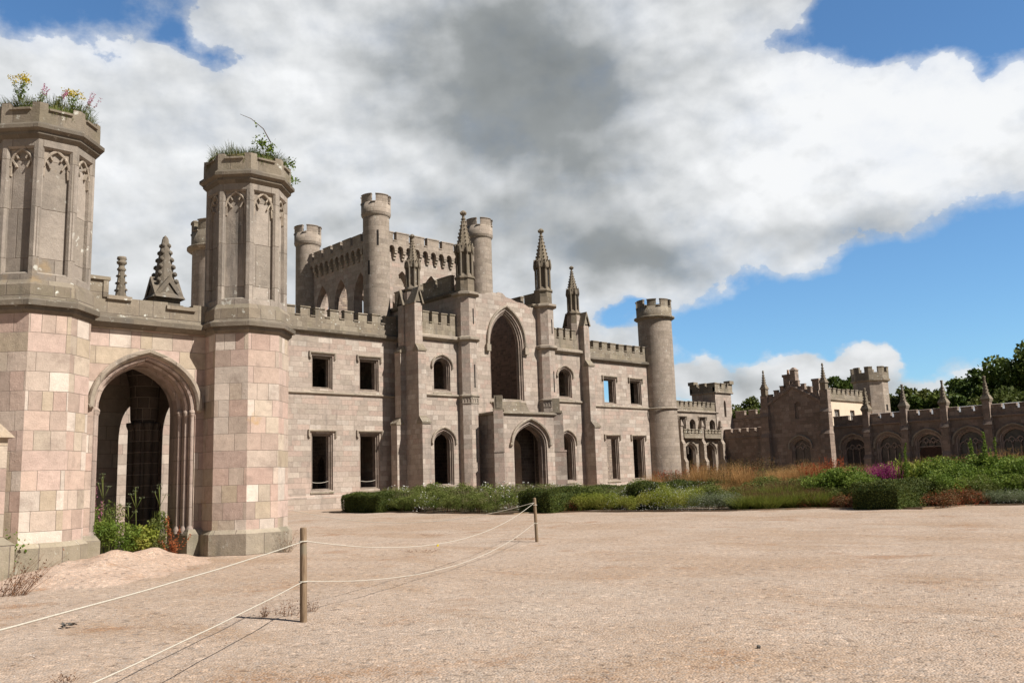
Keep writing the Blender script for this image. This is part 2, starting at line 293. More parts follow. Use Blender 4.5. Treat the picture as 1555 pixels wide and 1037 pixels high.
# ------------------------------------------------------------------ mesh builder
class MB:
    def __init__(s): s.v = []; s.idx = {}; s.f = []; s.uv = []; s.sm = []; s.mi = []; s.cur = 0; s.cuts = []
    def cut(s): s.cuts.append(len(s.f))
    def vi(s, p):
        k = (round(p[0], 4), round(p[1], 4), round(p[2], 4))
        i = s.idx.get(k)
        if i is None: i = len(s.v); s.idx[k] = i; s.v.append((p[0], p[1], p[2]))
        return i
    def face(s, pts, uvs=None, smooth=False):
        ids = [s.vi(p) for p in pts]
        if len(set(ids)) < 3: return
        if len(set(ids)) < len(ids):
            k2, seen = [], set()
            for i, q in enumerate(ids):
                if q not in seen: seen.add(q); k2.append(i)
            pts = [pts[i] for i in k2]; ids = [ids[i] for i in k2]; uvs = [uvs[i] for i in k2] if uvs else None
        if uvs is None:
            n = Vector((0, 0, 0)); q = [Vector(p) for p in pts]
            for a, b in zip(q, q[1:] + q[:1]): n += a.cross(b)
            if n.length < 1e-10: return
            n.normalize()
            if abs(n.z) < .8:
                t = Vector((-n.y, n.x, 0)).normalized()
                k = 1 / math.sqrt(max(.05, 1 - n.z * n.z))
                uvs = [(p.dot(t) + n.x * .37, p.z * k if k > 1.02 else p.z) for p in q]
            else: uvs = [(p.x, p.y) for p in q]
        s.f.append(ids); s.uv.append(uvs); s.sm.append(smooth); s.mi.append(s.cur)
    def box(s, x0, x1, y0, y1, z0, z1):
        s.prism([(x0, y0), (x1, y0), (x1, y1), (x0, y1)], z0, z1)
    def prism(s, poly, z0, z1, poly2=None, cap=True):
        p2 = poly2 or poly; n = len(poly)
        for i in range(n):
            j = (i + 1) % n
            s.face([(*poly[i], z0), (*poly[j], z0), (*p2[j], z1), (*p2[i], z1)])
        if cap:
            s.face([(*p, z1) for p in p2]); s.face([(*p, z0) for p in reversed(poly)])
    def obox(s, c, ux, hx, hy, z0, z1, top=None):   # box turned in plan; ux = unit vector of its first axis
        uy = (-ux[1], ux[0])
        def q(a, b): return (c[0] + ux[0] * a + uy[0] * b, c[1] + ux[1] * a + uy[1] * b)
        P = [q(-hx, -hy), q(hx, -hy), q(hx, hy), q(-hx, hy)]
        if top is not None:
            a, b = top; T = [q(-a, -b), q(a, -b), q(a, b), q(-a, b)]; s.prism(P, z0, z1, T)
        else: s.prism(P, z0, z1)
    def lathe(s, cx, cy, prof, n=40, a0=0., a1=2 * math.pi, smooth=True):
        full = abs(a1 - a0 - 2 * math.pi) < 1e-6
        for i in range(n):
            t0 = a0 + (a1 - a0) * i / n; t1 = a0 + (a1 - a0) * (i + 1) / n
            for (r0, z0), (r1, z1) in zip(prof, prof[1:]):
                rm = max(r0, r1, .05)
                v0, v1 = (z0, z1) if abs(z1 - z0) > .02 else (r0, r1)
                s.face([(cx + r0 * math.cos(t0), cy + r0 * math.sin(t0), z0), (cx + r0 * math.cos(t1), cy + r0 * math.sin(t1), z0),
                        (cx + r1 * math.cos(t1), cy + r1 * math.sin(t1), z1), (cx + r1 * math.cos(t0), cy + r1 * math.sin(t0), z1)],
                       [(t0 * rm, v0), (t1 * rm, v0), (t1 * rm, v1), (t0 * rm, v1)], smooth)
        if not full:
            for t, rev in ((a0, 1), (a1, 0)):
                P = [(cx + r * math.cos(t), cy + r * math.sin(t), z) for r, z in prof]
                if (P[0][0] - P[-1][0]) ** 2 + (P[0][1] - P[-1][1]) ** 2 + (P[0][2] - P[-1][2]) ** 2 < 1e-8: P = P[:-1]
                s.face(P[::-1] if rev else P)
    def tube(s, path, r, n=6, r1=None):
        path = [Vector(p) for p in path]; rings = []
        for i, p in enumerate(path):
            d = (path[min(i + 1, len(path) - 1)] - path[max(i - 1, 0)]).normalized()
            a = d.cross(Vector((0, 0, 1)) if abs(d.z) < .95 else Vector((1, 0, 0))).normalized(); b = d.cross(a)
            rr = r + ((r1 if r1 is not None else r) - r) * i / max(1, len(path) - 1)
            rings.append([p + (a * math.cos(2 * math.pi * k / n) + b * math.sin(2 * math.pi * k / n)) * rr for k in range(n)])
        for q0, q1 in zip(rings, rings[1:]):
            for k in range(n): s.face([q0[k], q0[(k + 1) % n], q1[(k + 1) % n], q1[k]], [(k / n, 0), ((k + 1) / n, 0), ((k + 1) / n, 1), (k / n, 1)], True)
        s.face(list(reversed(rings[0]))); s.face(rings[-1])
    # pl = (origin, U, N): plane coordinates (u, z, depth along N)
    def wall(s, pl, outline, holes=(), th=.9, d0=0.0):
        O, U, N = pl
        def P(q, d): return (O[0] + U[0] * q[0] + N[0] * d, O[1] + U[1] * q[0] + N[1] * d, O[2] + q[1])
        loops = [outline] + list(holes)
        flat = [q for l in loops for q in l]
        tris = tessellate_polygon([[Vector((q[0], q[1], 0)) for q in l] for l in loops])
        for t in tris:
            a, b, c = (flat[i] for i in t)
            if abs((b[0] - a[0]) * (c[1] - a[1]) - (b[1] - a[1]) * (c[0] - a[0])) < 1e-9: continue
            if (b[0] - a[0]) * (c[1] - a[1]) - (b[1] - a[1]) * (c[0] - a[0]) < 0: b, c = c, b
            s.face([P(a, d0), P(b, d0), P(c, d0)]); s.face([P(c, d0 - th), P(b, d0 - th), P(a, d0 - th)])
        for l in loops:
            for a, b in zip(l, l[1:] + l[:1]): s.face([P(a, d0), P(a, d0 - th), P(b, d0 - th), P(b, d0)])
    def mould(s, pl, path, prof, closed=False, smooth=False):
        O, U, N = pl; n = len(path); offs = []
        for i in range(n):
            def nrm(a, b):
                dx, dy = b[0] - a[0], b[1] - a[1]; l = math.hypot(dx, dy) or 1; return (-dy / l, dx / l)
            ns = []
            if i > 0 or closed: ns.append(nrm(path[i - 1], path[i]))
            if i < n - 1 or closed: ns.append(nrm(path[i], path[(i + 1) % n]))
            if len(ns) == 1: mx = ns[0]
            else:
                sx, sy = ns[0][0] + ns[1][0], ns[0][1] + ns[1][1]; l2 = sx * sx + sy * sy
                k = 2 / max(l2, .8); mx = (sx * k, sy * k)
            offs.append(mx)
        def P(i, o, d):
            u = path[i][0] + offs[i][0] * o; z = path[i][1] + offs[i][1] * o
            return (O[0] + U[0] * u + N[0] * d, O[1] + U[1] * u + N[1] * d, O[2] + z)
        for i in range(n if closed else n - 1):
            j = (i + 1) % n
            for (o0, d0), (o1, d1) in zip(prof, prof[1:] + prof[:1]): s.face([P(i, o0, d0), P(j, o0, d0), P(j, o1, d1), P(i, o1, d1)])
        if not closed:
            s.face([P(0, o, d) for o, d in prof]); s.face([P(n - 1, o, d) for o, d in reversed(prof)])
    def obj(s, name, mats, parent=None):
        if s.cuts:
            first = None; b = [0] + s.cuts + [len(s.f)]
            for i0, i1 in zip(b, b[1:]):
                if i1 <= i0: continue
                q = MB()
                for k in range(i0, i1): q.face([s.v[j] for j in s.f[k]], s.uv[k], s.sm[k]); q.mi[-1] = s.mi[k]
                o = q.obj(name, mats, parent); first = first or o
            return first
        me = bpy.data.meshes.new(name); me.from_pydata(s.v, [], s.f)
        ul = me.uv_layers.new(name='UVMap'); flat = [c for f in s.uv for q in f for c in q]
        ul.data.foreach_set('uv', flat)
        me.polygons.foreach_set('use_smooth', s.sm)
        for m in (mats if isinstance(mats, (list, tuple)) else [mats]): me.materials.append(m)
        me.polygons.foreach_set('material_index', s.mi); me.update()
        o = bpy.data.objects.new(name, me); COL.objects.link(o)
        if parent is not None: attach(o, parent)
        return o


def attach(o, parent):
    o.parent = parent
    if parent.type == 'EMPTY' and parent.parent is None: o.matrix_parent_inverse = Matrix.Translation(-Vector(parent.location))
def tag(o, label=None, cat=None, group=None, kind=None):
    for k, v in (('label', label), ('category', cat), ('group', group), ('kind', kind)):
        if v: o[k] = v
    return o
def thing(name, label, cat, loc=(0, 0, 0), group=None):
    o = bpy.data.objects.new(name, None); COL.objects.link(o); o.location = loc; o.empty_display_size = .3
    return tag(o, label, cat, group, 'thing')
def kids(o): return [c for c in o.children]
def copy_tree(o, parent=None):
    c = o.copy(); COL.objects.link(c)
    if parent is not None: c.parent = parent; c.matrix_parent_inverse = o.matrix_parent_inverse.copy()
    for ch in list(o.children): copy_tree(ch, c)
    return c


def PY(y): return ((0, y, 0), (1, 0, 0), (0, -1, 0))        # wall facing -Y, u = x
def PX(x): return ((x, 0, 0), (0, -1, 0), (-1, 0, 0))       # wall facing -X, u = -y
def PXp(x): return ((x, 0, 0), (0, 1, 0), (1, 0, 0))        # wall facing +X, u = y
def rect(u0, u1, z0, z1): return [(u0, z0), (u1, z0), (u1, z1), (u0, z1)]
def archtop(c, h, zs, za, n=9, k=.74):
    L = []
    for i in range(n + 1):
        t = i / n; x = -h * ((1 - t) ** 2 + 2 * t * (1 - t)); z = 2 * t * (1 - t) * k + t * t; L.append((c + x, zs + (za - zs) * z))
    return L + [(2 * c - x, z) for x, z in L[-2::-1]]
def arch(c, h, z0, zs, za, n=9, k=.74):                      # counter-clockwise outline
    t = archtop(c, h, zs, za, n, k); return [(c - h, z0), (c + h, z0)] + t[::-1]
def octo(cx, cy, flats, n=8, rot=None):
    r = flats / 2 / math.cos(math.pi / n); o = math.pi / n if rot is None else rot
    return [(cx + r * math.cos(2 * math.pi * k / n + o), cy + r * math.sin(2 * math.pi * k / n + o)) for k in range(n)]
HOOD = [(0, 0), (0, .07), (.05, .15), (.13, .17), (.17, .13), (.17, 0)]
def hs(k): return [(a * k, b * k) for a, b in HOOD]
def string_course(mb, pl, u0, u1, z, h, d): mb.mould(pl, [(u0, z), (u1, z)], [(0, -.02), (0, d * .45), (h * .35, d), (h * .75, d), (h, d * .25), (h, -.02)])


def parapet_run(mb, pl, u0, u1, z0, zc, zt, n, gap=.36, th=.4, d=.0, cap=.09, ends=(1, 1)):
    """crenellated parapet along a plane: solid band, n merlons, copings proud of both"""
    mb.wall(pl, rect(u0, u1, z0, zc), (), th, d)
    pitch = (u1 - u0) / n; mw = pitch * (1 - gap)
    for i in range(n):
        a = u0 + pitch * i + pitch * gap / 2 + random.uniform(-.02, .02); b = a + mw
        if i == 0 and ends[0]: a = u0
        if i == n - 1 and ends[1]: b = u1
        zz = zt + random.uniform(-.05, .03)
        mb.wall(pl, rect(a, b, zc - .01, zz), (), th - .006, d - .003)
        mb.mould(pl, [(a - .035, zz), (b + .035, zz)], [(0, d + .06), (cap, d + .05), (cap * 1.5, d - th * .5), (cap, d - th - .05), (0, d - th - .06)])
        if i < n - 1:
            a2 = u0 + pitch * (i + 1) - pitch * gap / 2 - .0; b2 = a2 + pitch * gap
            mb.mould(pl, [(a2, zc), (b2, zc)], [(-.03, d + .075), (.05, d + .065), (.075, d - th * .5), (.05, d - th - .06), (-.03, d - th - .07)])


def window_unit(parent, pl, op, inner, hood=None, sill=None, mat=None, name='window', depth=.42, hoodk=1.0, drop=None):
    """moulded two-step surround set in an opening of the wall, with hood mould and sill as sub-parts"""
    mb = MB()
    op2 = [(q[0], q[1]) for q in op]
    mid = [((a[0] * .5 + b[0] * .5), (a[1] * .5 + b[1] * .5)) for a, b in zip(op, inner)]
    c = (sum(q[0] for q in op) / len(op), sum(q[1] for q in op) / len(op))
    big = [(c[0] + (q[0] - c[0]) * 1.02, c[1] + (q[1] - c[1]) * 1.008) for q in op]
    mb.wall(pl, big, [mid], depth * .30, -.12)
    mb.wall(pl, big, [inner], depth * .50, -.12 - depth * .30)
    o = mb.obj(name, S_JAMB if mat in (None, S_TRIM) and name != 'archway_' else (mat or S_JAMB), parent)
    if hood:
        h = MB(); h.mould(pl, hood, hs(hoodk)); h.obj('hood_mould', S_TRIM, o)
    if sill:
        u0, u1, z, dz = sill
        h = MB(); h.mould(pl, [(u0, z - dz), (u1, z - dz)], [(-.02, -.4), (-.02, .06), (.05, .08), (dz, -.2), (dz, -.4)]); h.obj('sill', S_MOSS, o)
    return o


def label_hood(u0, u1, z, drop=.38, k=1.0):
    return [(u0 - .12, z - drop), (u0, z - drop), (u0, z), (u1, z), (u1, z - drop), (u1 + .12, z - drop)]


def pinnacle(parent, cx, cy, zb, d, z_sb, z_ring, z_sp, z_tip, mat=None, name='pinnacle'):
    mat = mat or S_PINN
    mb = MB()
    mb.prism(octo(cx, cy, d * 1.08), zb, z_sb - .22, cap=False)
    mb.prism(octo(cx, cy, d * 1.22), z_sb - .22, z_sb - .10); mb.prism(octo(cx, cy, d * 1.22), z_sb - .10, z_sb, octo(cx, cy, d * .98))
    mb.prism(octo(cx, cy, d * .74), z_sb - .01, z_ring)
    for x, y in octo(cx, cy, d * .90): mb.lathe(x, y, [(.075 * d, z_sb), (.075 * d, z_ring + .05)], 6)
    mb.prism(octo(cx, cy, d * 1.0), z_sb - .01, z_sb + .16 * d, octo(cx, cy, d * .84))
    sh = mb.obj(name, mat, parent)
    mb = MB()
    for k in range(8):                                        # ring of little gables
        a = math.pi / 4 * k; n = (math.cos(a), math.sin(a)); t = (-n[1], n[0]); r = d * .5; hw = d * .215; h = z_sp - z_ring
        A = [(cx + n[0] * r + t[0] * s_ * hw, cy + n[1] * r + t[1] * s_ * hw) for s_ in (-1, 1)]
        top = (cx + n[0] * r, cy + n[1] * r, z_sp + h * .35); ctr = (cx + n[0] * r * .45, cy + n[1] * r * .45, z_sp + h * .35)
        B = [(cx + n[0] * r * .55 + t[0] * s_ * hw, cy + n[1] * r * .55 + t[1] * s_ * hw) for s_ in (-1, 1)]
        a0 = (*A[0], z_ring + h * .15); a1 = (*A[1], z_ring + h * .15); b0 = (*B[0], z_ring + h * .15); b1 = (*B[1], z_ring + h * .15)
        mb.face([a0, a1, top]); mb.face([a1, b1, ctr, top]); mb.face([b0, a0, top, ctr])
        P = octo(cx, cy, d * 1.04)[k - 1]
        mb.lathe(P[0], P[1], [(.001, z_ring - .12 * d), (.06 * d, z_ring + .02), (.09 * d, z_ring + .12 * d), (.05 * d, z_sp + h * .1), (.001, z_sp + h * .6)], 6)
        mb.lathe(cx + n[0] * r * 1.03, cy + n[1] * r * 1.03, [(.001, z_sp + h * .25), (.055 * d, z_sp + h * .42), (.001, z_sp + h * .62)], 6)
    rb, rt = d * .46, d * .10
    mb.prism(octo(cx, cy, rb * 2), z_ring + .02, z_sp, octo(cx, cy, rb * 1.85)); zt = z_tip - .62 * d
    mb.prism(octo(cx, cy, rb * 1.85), z_sp, zt, octo(cx, cy, rt * 2))
    nc = 7
    for i in range(nc):                                       # crockets up the eight arrises
        f = (i + .45) / nc; z = z_sp + (zt - z_sp) * f; r = (rb * .925 + (rt - rb * .925) * f) / math.cos(math.pi / 8)
        for k in range(8):
            a = math.pi / 4 * k + math.pi / 8; x, y = cx + math.cos(a) * (r + .015 * d), cy + math.sin(a) * (r + .015 * d); q = .062 * d * (1.1 - .45 * f) * random.uniform(.8, 1.15)
            mb.lathe(x, y, [(.001, z - q * .8), (q, z), (q * .75, z + q * .8), (.001, z + q * 1.3)], 5)
    spo = mb.obj('spire', mat, sh)
    mb = MB()
    mb.lathe(cx, cy, [(rt, zt - .02), (rt * 1.7, zt + .05 * d), (rt * .9, zt + .12 * d), (rt * .8, zt + .28 * d), (rt * 1.9, zt + .36 * d), (rt * 2.1, zt + .46 * d), (rt * 1.2, zt + .56 * d), (.001, z_tip)], 8)
    for k in range(4):
        a = math.pi / 2 * k; x, y = cx + math.cos(a) * rt * 1.9, cy + math.sin(a) * rt * 1.9
        mb.lathe(x, y, [(.001, zt + .32 * d), (.07 * d, zt + .42 * d), (.001, zt + .52 * d)], 5)
    mb.obj('finial', mat, sh)
    return sh


def round_tower(parent, cx, cy, r, ztop_shaft, zring, zcren, ztop, nm, ringout, parr, mat=S_TOWER, rot=0., gap=.4, strings=(), slits=(), base_r=None, pmat=None):
    mb = MB(); br = base_r or r
    prof = [(br, 0.0), (br, 3.0), (r, ztop_shaft * .55), (r, ztop_shaft)]
    mb.lathe(cx, cy, prof, 56)
    o = mb.obj('round_tower', mat, parent)
    for z in strings:
        mb = MB(); rr = br; mb.lathe(cx, cy, [(rr - .02, z), (rr + .10, z + .05), (rr + .14, z + .12), (rr + .02, z + .2)], 56); mb.obj('string_course', S_TRIM, o)
    mb = MB()
    mb.lathe(cx, cy, [(r - .02, ztop_shaft - .22), (r + ringout * .5, ztop_shaft - .12), (r + ringout, ztop_shaft), (r + ringout, zring - .08), (parr + .02, zring)], 56)
    mb.lathe(cx, cy, [(parr, zring - .05), (parr, zcren), (parr - .32, zcren), (parr - .32, zring - .6)], 56)
    mb.lathe(cx, cy, [(.01, zring - .3), (parr - .2, zring - .3)], 24)
    for k in range(nm):
        a0 = rot + 2 * math.pi * (k + gap / 2) / nm; a1 = rot + 2 * math.pi * (k + 1 - gap / 2) / nm
        z = ztop - .1 + random.uniform(-.03, .02)
        mb.lathe(cx, cy, [(parr - .316, zcren - .01), (parr - .004, zcren - .01), (parr - .004, z), (parr - .316, z)][0:], 8, a0, a1, False)
        mb.lathe(cx, cy, [(parr - .36, z), (parr + .055, z), (parr + .055, z + .07), (parr - .15, z + .12), (parr - .36, z + .07), (parr - .36, z)], 8, a0 - .02, a1 + .02, False)
        b0 = a1; b1 = a1 + 2 * math.pi * gap / nm
        mb.lathe(cx, cy, [(parr - .36, zcren - .05), (parr + .06, zcren - .05), (parr + .06, zcren + .03), (parr - .15, zcren + .06), (parr - .36, zcren + .03), (parr - .36, zcren - .05)], 4, b0, b1, False)
    mb.obj('parapet', pmat or S_MOSS, o)
    for a, z0, z1 in slits:
        mb = MB(); c = (cx + math.cos(a) * (r - .03), cy + math.sin(a) * (r - .03)); mb.obox(c, (math.cos(a), math.sin(a)), .05, .085, z0, z1); mb.obj('arrow_slit', M_BLACK, o)
    return o
#--GEOMETRY--

# ================================================================== ground
def sheet(name, pts, z, mat, kind='structure'):
    mb = MB(); mb.face([(*p, z) for p in pts]); o = mb.obj(name, mat); tag(o, kind=kind); return o
sheet('ground', [(-900, -900), (900, -900), (900, 900), (-900, 900)], -.05, M_TURF)
# gravel court, gently uneven
nx, ny = 120, 110
xs = np.linspace(-12, 43, nx); ys = np.linspace(-6, 58, ny)
mb = MB()
def gz(x, y): return .012 * math.sin(x * 1.7 + y * .9) + .010 * math.sin(x * .8 - y * 2.1 + 1) + .008 * math.sin(x * 4.1 + 2.2 * y)
GV = [(float(x), float(y), gz(x, y)) for y in ys for x in xs]
me = bpy.data.meshes.new('gravel_court')
me.from_pydata(GV + [(-60, -40, -.03), (110, -40, -.03), (110, 110, -.03), (-60, 110, -.03)], [], [(j * nx + i, j * nx + i + 1, (j + 1) * nx + i + 1, (j + 1) * nx + i) for j in range(ny - 1) for i in range(nx - 1)] + [(ny * nx, ny * nx + 1, ny * nx + 2, ny * nx + 3)])
me.materials.append(M_GRAV); me.update(); go = bpy.data.objects.new('gravel_court', me); COL.objects.link(go); tag(go, kind='structure')

# ================================================================== gatehouse (near, left)
GH = thing('gatehouse', 'near pink sandstone gatehouse with two weed topped octagonal turrets and a tall pointed archway', 'gatehouse', (8.3, 22.3, 0))
GX, GYc = 8.33, 22.31
def turret(cx, cy, flats, dz, rim_seed):
    rnd = random.Random(rim_seed)
    mb = MB(); mb.prism(octo(cx, cy, flats), .5, 5.72 + dz, cap=False); t = mb.obj('turret', S_GATE, GH)
    mb = MB(); mb.prism(octo(cx, cy, flats + .22), -.1, .52); mb.prism(octo(cx, cy, flats + .22), .52, .62, octo(cx, cy, flats + .01)); mb.obj('plinth', S_BASE, t)
    mb = MB()
    a, b, c = flats - .02, flats + .16, flats + .34
    mb.prism(octo(cx, cy, a), 5.62 + dz, 5.70 + dz, octo(cx, cy, b)); mb.prism(octo(cx, cy, b), 5.70 + dz, 5.79 + dz, octo(cx, cy, b)); mb.prism(octo(cx, cy, c), 5.79 + dz, 5.90 + dz)
    mb.prism(octo(cx, cy, c), 5.90 + dz, 5.97 + dz, octo(cx, cy, flats + .12)); mb.obj('cornice', S_CORN, t)
    mb = MB(); mb.prism(octo(cx, cy, flats + .12), 5.96 + dz, 6.28 + dz, octo(cx, cy, flats + .08)); mb.prism(octo(cx, cy, flats + .08), 6.28 + dz, 6.40 + dz, octo(cx, cy, flats - .06)); mb.obj('base_course', S_MOSS, t)
    # panelled stage: eight framed faces with cusped heads
    z0, z1 = 6.38 + dz, 9.72 + dz; fl = flats - .10
    core = MB(); core.prism(octo(cx, cy, fl - .26), z0, z1 - .02); mbp = MB(); mbt = MB()
    P = octo(cx, cy, fl)
    for k in range(8):
        a0, a1 = P[k], P[(k + 1) % 8]; L = math.hypot(a1[0] - a0[0], a1[1] - a0[1]); U = ((a1[0] - a0[0]) / L, (a1[1] - a0[1]) / L, 0); N = (U[1], -U[0], 0)
        pl = ((a0[0], a0[1], 0), U, N); bd = .095
        mbp.wall(pl, rect(0, L, z0, z1), [rect(bd, L - bd, z0 + .16, z1 - .20)], .15, 0)
        mbp.mould(pl, rect(bd, L - bd, z0 + .16, z1 - .20), [(.003, -.004), (.045, -.05), (.045, -.125), (.003, -.125)], closed=True)
        c, hw = L / 2, L / 2 - bd - .045; zs, za = z1 - .66, z1 - .255
        # spandrel plate over the cusped arch
        top = archtop(c, hw - .02, zs, za, 8, .62); ol = [(c - hw, zs - .02), (c - hw, z1 - .24), (c + hw, z1 - .24), (c + hw, zs - .02)]
        mbt.wall(pl, [(c - hw - .004, zs)] + top[1:-1] + [(c + hw + .004, zs), (c + hw + .004, z1 - .235), (c - hw - .004, z1 - .235)], (), .04, -.095)
        mbt.mould(pl, top, [(-.012, -.132), (-.012, -.055), (.02, -.045), (.045, -.06), (.045, -.132)])
        for sg in (-1, 1):                                     # cusps of the trefoil head
            for (f, q) in ((.36, .5), (.68, .55)):
                i = int(f * 8); bx, bz = top[i] if sg < 0 else top[16 - i]
                tx, tz = c + (bx - c) * q, bz - .085 - .05 * (f < .5)
                mbt.mould(pl, [(bx, bz + .05), ((bx * .55 + tx * .45), bz - .01), (tx, tz)] if sg < 0 else [(tx, tz), ((bx * .55 + tx * .45), bz - .01), (bx, bz + .05)], [(-.018, -.13), (-.018, -.065), (.018, -.065), (.018, -.13)])
            mbt.mould(pl, [(c + sg * (hw - .03), zs + .02), (c + sg * (hw - .01), zs - .22)][::sg], [(-.02, -.13), (-.02, -.065), (.02, -.065), (.02, -.13)])
    core.obj('panel', S_GTOP, t); f = mbp.obj('panelled_stage', S_GTOP, t); mbt.obj('tracery', S_TRIM, t)
    mb = MB()
    mb.prism(octo(cx, cy, fl + .02), z1 - .03, z1 + .05, octo(cx, cy, fl + .18)); mb.prism(octo(cx, cy, fl + .18), z1 + .05, z1 + .11); mb.prism(octo(cx, cy, fl + .16), z1 + .11, z1 + .17, octo(cx, cy, fl + .36)); mb.prism(octo(cx, cy, fl + .36), z1 + .17, z1 + .25); mb.prism(octo(cx, cy, fl + .36), z1 + .25, z1 + .34, octo(cx, cy, fl + .14)); mb.obj('cornice', S_CORN, t)
    mb = MB(); zt = z1 + .80; P = octo(cx, cy, fl + .16); Q = octo(cx, cy, fl - .3)
    mb.prism(P, z1 + .32, zt - .12, cap=False); mb.prism(Q, z1 + .3, zt - .06)
    for k in range(8):
        a0, a1 = P[k], P[(k + 1) % 8]; L = math.hypot(a1[0] - a0[0], a1[1] - a0[1]); U = ((a1[0] - a0[0]) / L, (a1[1] - a0[1]) / L, 0); N = (U[1], -U[0], 0); pl = ((a0[0], a0[1], 0), U, N)
        z_ = zt + rnd.uniform(-.05, .03)
        mb.wall(pl, [(0, zt - .13), (L, zt - .13), (L, z_), (L * .8, z_), (L * .8, z_ - .13), (L * .2, z_ - .13), (L * .2, z_), (0, z_)], (), .25, -.004)
        mb.mould(pl, [(L * .22, zt - .17), (L * .78, zt - .17)], [(0, .0), (0, .05), (.05, .05), (.06, -.1), (.0, -.1)])
    mb.obj('parapet', S_MOSS, t)
    return t
turret(10.86, GYc, 2.10, 0, 1); turret(5.70, GYc, 2.10, -.02, 2)

pl = PY(22.5); inner = arch(GX, 1.0, 0, 3.62, 4.80)
o1 = arch(GX, 1.26, -.2, 3.66, 5.02)
mb = MB(); mb.wall(pl, rect(6.4, 10.2, -.2, 5.80), [arch(GX, 1.25, -.19, 3.66, 5.0)], .32); aw = mb.obj('arch_wall', S_GATE, GH)
mb = MB()
for k, (h, zs, za, d, th) in enumerate(((1.17, 3.65, 4.94, -.12, .22), (1.09, 3.635, 4.87, -.30, .24), (1.0, 3.62, 4.80, -.52, .5))):
    mb.wall(pl, [(q[0], q[1]) for q in arch(GX, 1.42 - .02 * k, -.2, 3.7, 5.2)], [arch(GX, h, -.18, zs, za)], th, d)
for sg in (-1, 1):
    for h, d in ((1.205, -.07), (1.125, -.25), (1.04, -.46)):
        x = GX + sg * h; y = 22.5 - d
        mb.lathe(x, y, [(.052, .6), (.052, 3.55)], 8); mb.lathe(x, y, [(.05, 3.5), (.085, 3.6), (.085, 3.66), (.05, 3.7)], 8); mb.lathe(x, y, [(.1, .55), (.1, .66), (.06, .74)], 8)
    mb.mould(pl, [(GX + sg * 1.24, .0), (GX + sg * 1.24, .01)], [(0, 0), (0, .01)])
for h, zs, za, d in ((1.21, 3.65, 4.97, -.07), (1.13, 3.64, 4.90, -.25)):
    mb.mould(pl, archtop(GX, h, zs, za), [(-.04, d - .04), (-.05, d + .02), (0, d + .055), (.05, d + .02), (.05, d - .04)])
mb.obj('archway', S_GTRIM, aw)
mb = MB(); mb.mould(pl, [(GX - 1.36, 3.62)] + archtop(GX, 1.27, 3.66, 5.04) + [(GX + 1.36, 3.62)], [(0, -.01), (.0, .07), (.05, .13), (.12, .14), (.15, .09), (.15, -.01)]); mb.obj('hood_mould', S_TRIM, aw)
mb = MB()
for sg in (-1, 1):
    x = GX + sg * 1.32; mb.cut(); mb.box(x - .28, x + .28, 22.32, 23.3, -.1, .52); mb.prism([(x - .28, 22.32), (x + .28, 22.32), (x + .28, 23.3), (x - .28, 23.3)], .52, .66, [(x - .2, 22.44), (x + .2, 22.44), (x + .2, 23.2), (x - .2, 23.2)])
mb.obj('jamb_plinth', S_BASE, aw)
mb = MB(); string_course(mb, pl, 6.4, 10.2, 5.66, .28, .24); mb.obj('cornice', S_CORN, aw)
mb = MB(); pl2 = PY(22.46); mb.wall(pl2, [(6.3, 5.9), (10.3, 5.9), (10.3, 6.44), (9.45, 6.44), (9.45, 6.28), (8.78, 6.28), (8.78, 6.44), (7.72, 6.42), (7.72, 6.42), (7.3, 6.42), (7.3, 6.84), (6.3, 6.84)], (), .36)
for a, b, z in ((7.26, 7.86, 6.40), (8.74, 9.50, 6.30)): mb.mould(pl2, [(a, z), (b, z)], [(-.04, .07), (.06, .06), (.08, -.18), (.06, -.4), (-.04, -.42)])
mb.mould(pl2, [(6.3, 6.82), (7.33, 6.82)], [(0, .06), (.09, .05), (.12, -.18), (.09, -.4), (0, -.42)]); mb.mould(pl2, [(7.22, 6.4), (7.22, 6.84)], [(-.07, .05), (.05, .04), (.05, -.3), (-.07, -.3)])
mb.obj('parapet', S_MOSS, aw)
# vaulted passage behind: side walls, back wall with arch, vault
mb = MB(); plb = PY(26.3); mb.wall(plb, rect(5.2, 12.2, -.2, 5.6), [arch(9.45, .47, -.15, 3.1, 4.3), arch(10.85, .62, -.15, 3.2, 4.6)], .5)
bw_ = mb.obj('back_wall', S_CAST, GH)
window_unit(bw_, plb, arch(9.45, .47, -.1, 3.1, 4.3), arch(9.45, .40, -.05, 3.08, 4.2), None, None, S_GTRIM, 'archway', .4); window_unit(bw_, plb, arch(10.85, .61, -.1, 3.2, 4.6), arch(10.85, .54, -.05, 3.18, 4.5), None, None, S_GTRIM, 'archway', .4)
mb = MB()
for k in range(8): a = math.pi / 4 * k; mb.lathe(9.2 + .33 * math.cos(a), 25.0 + .33 * math.sin(a), [(.10, 0), (.10, 3.3), (.15, 3.42), (.15, 3.5), (.05, 3.52)], 8)
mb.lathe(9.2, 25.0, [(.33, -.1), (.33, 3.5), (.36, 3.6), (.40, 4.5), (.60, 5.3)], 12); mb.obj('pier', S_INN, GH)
mb = MB(); pls = PX(11.7); mb.wall(pls, rect(-26.3, -23.3, -.2, 5.6), (), .25); sw = mb.obj('side_wall', S_INN, GH)

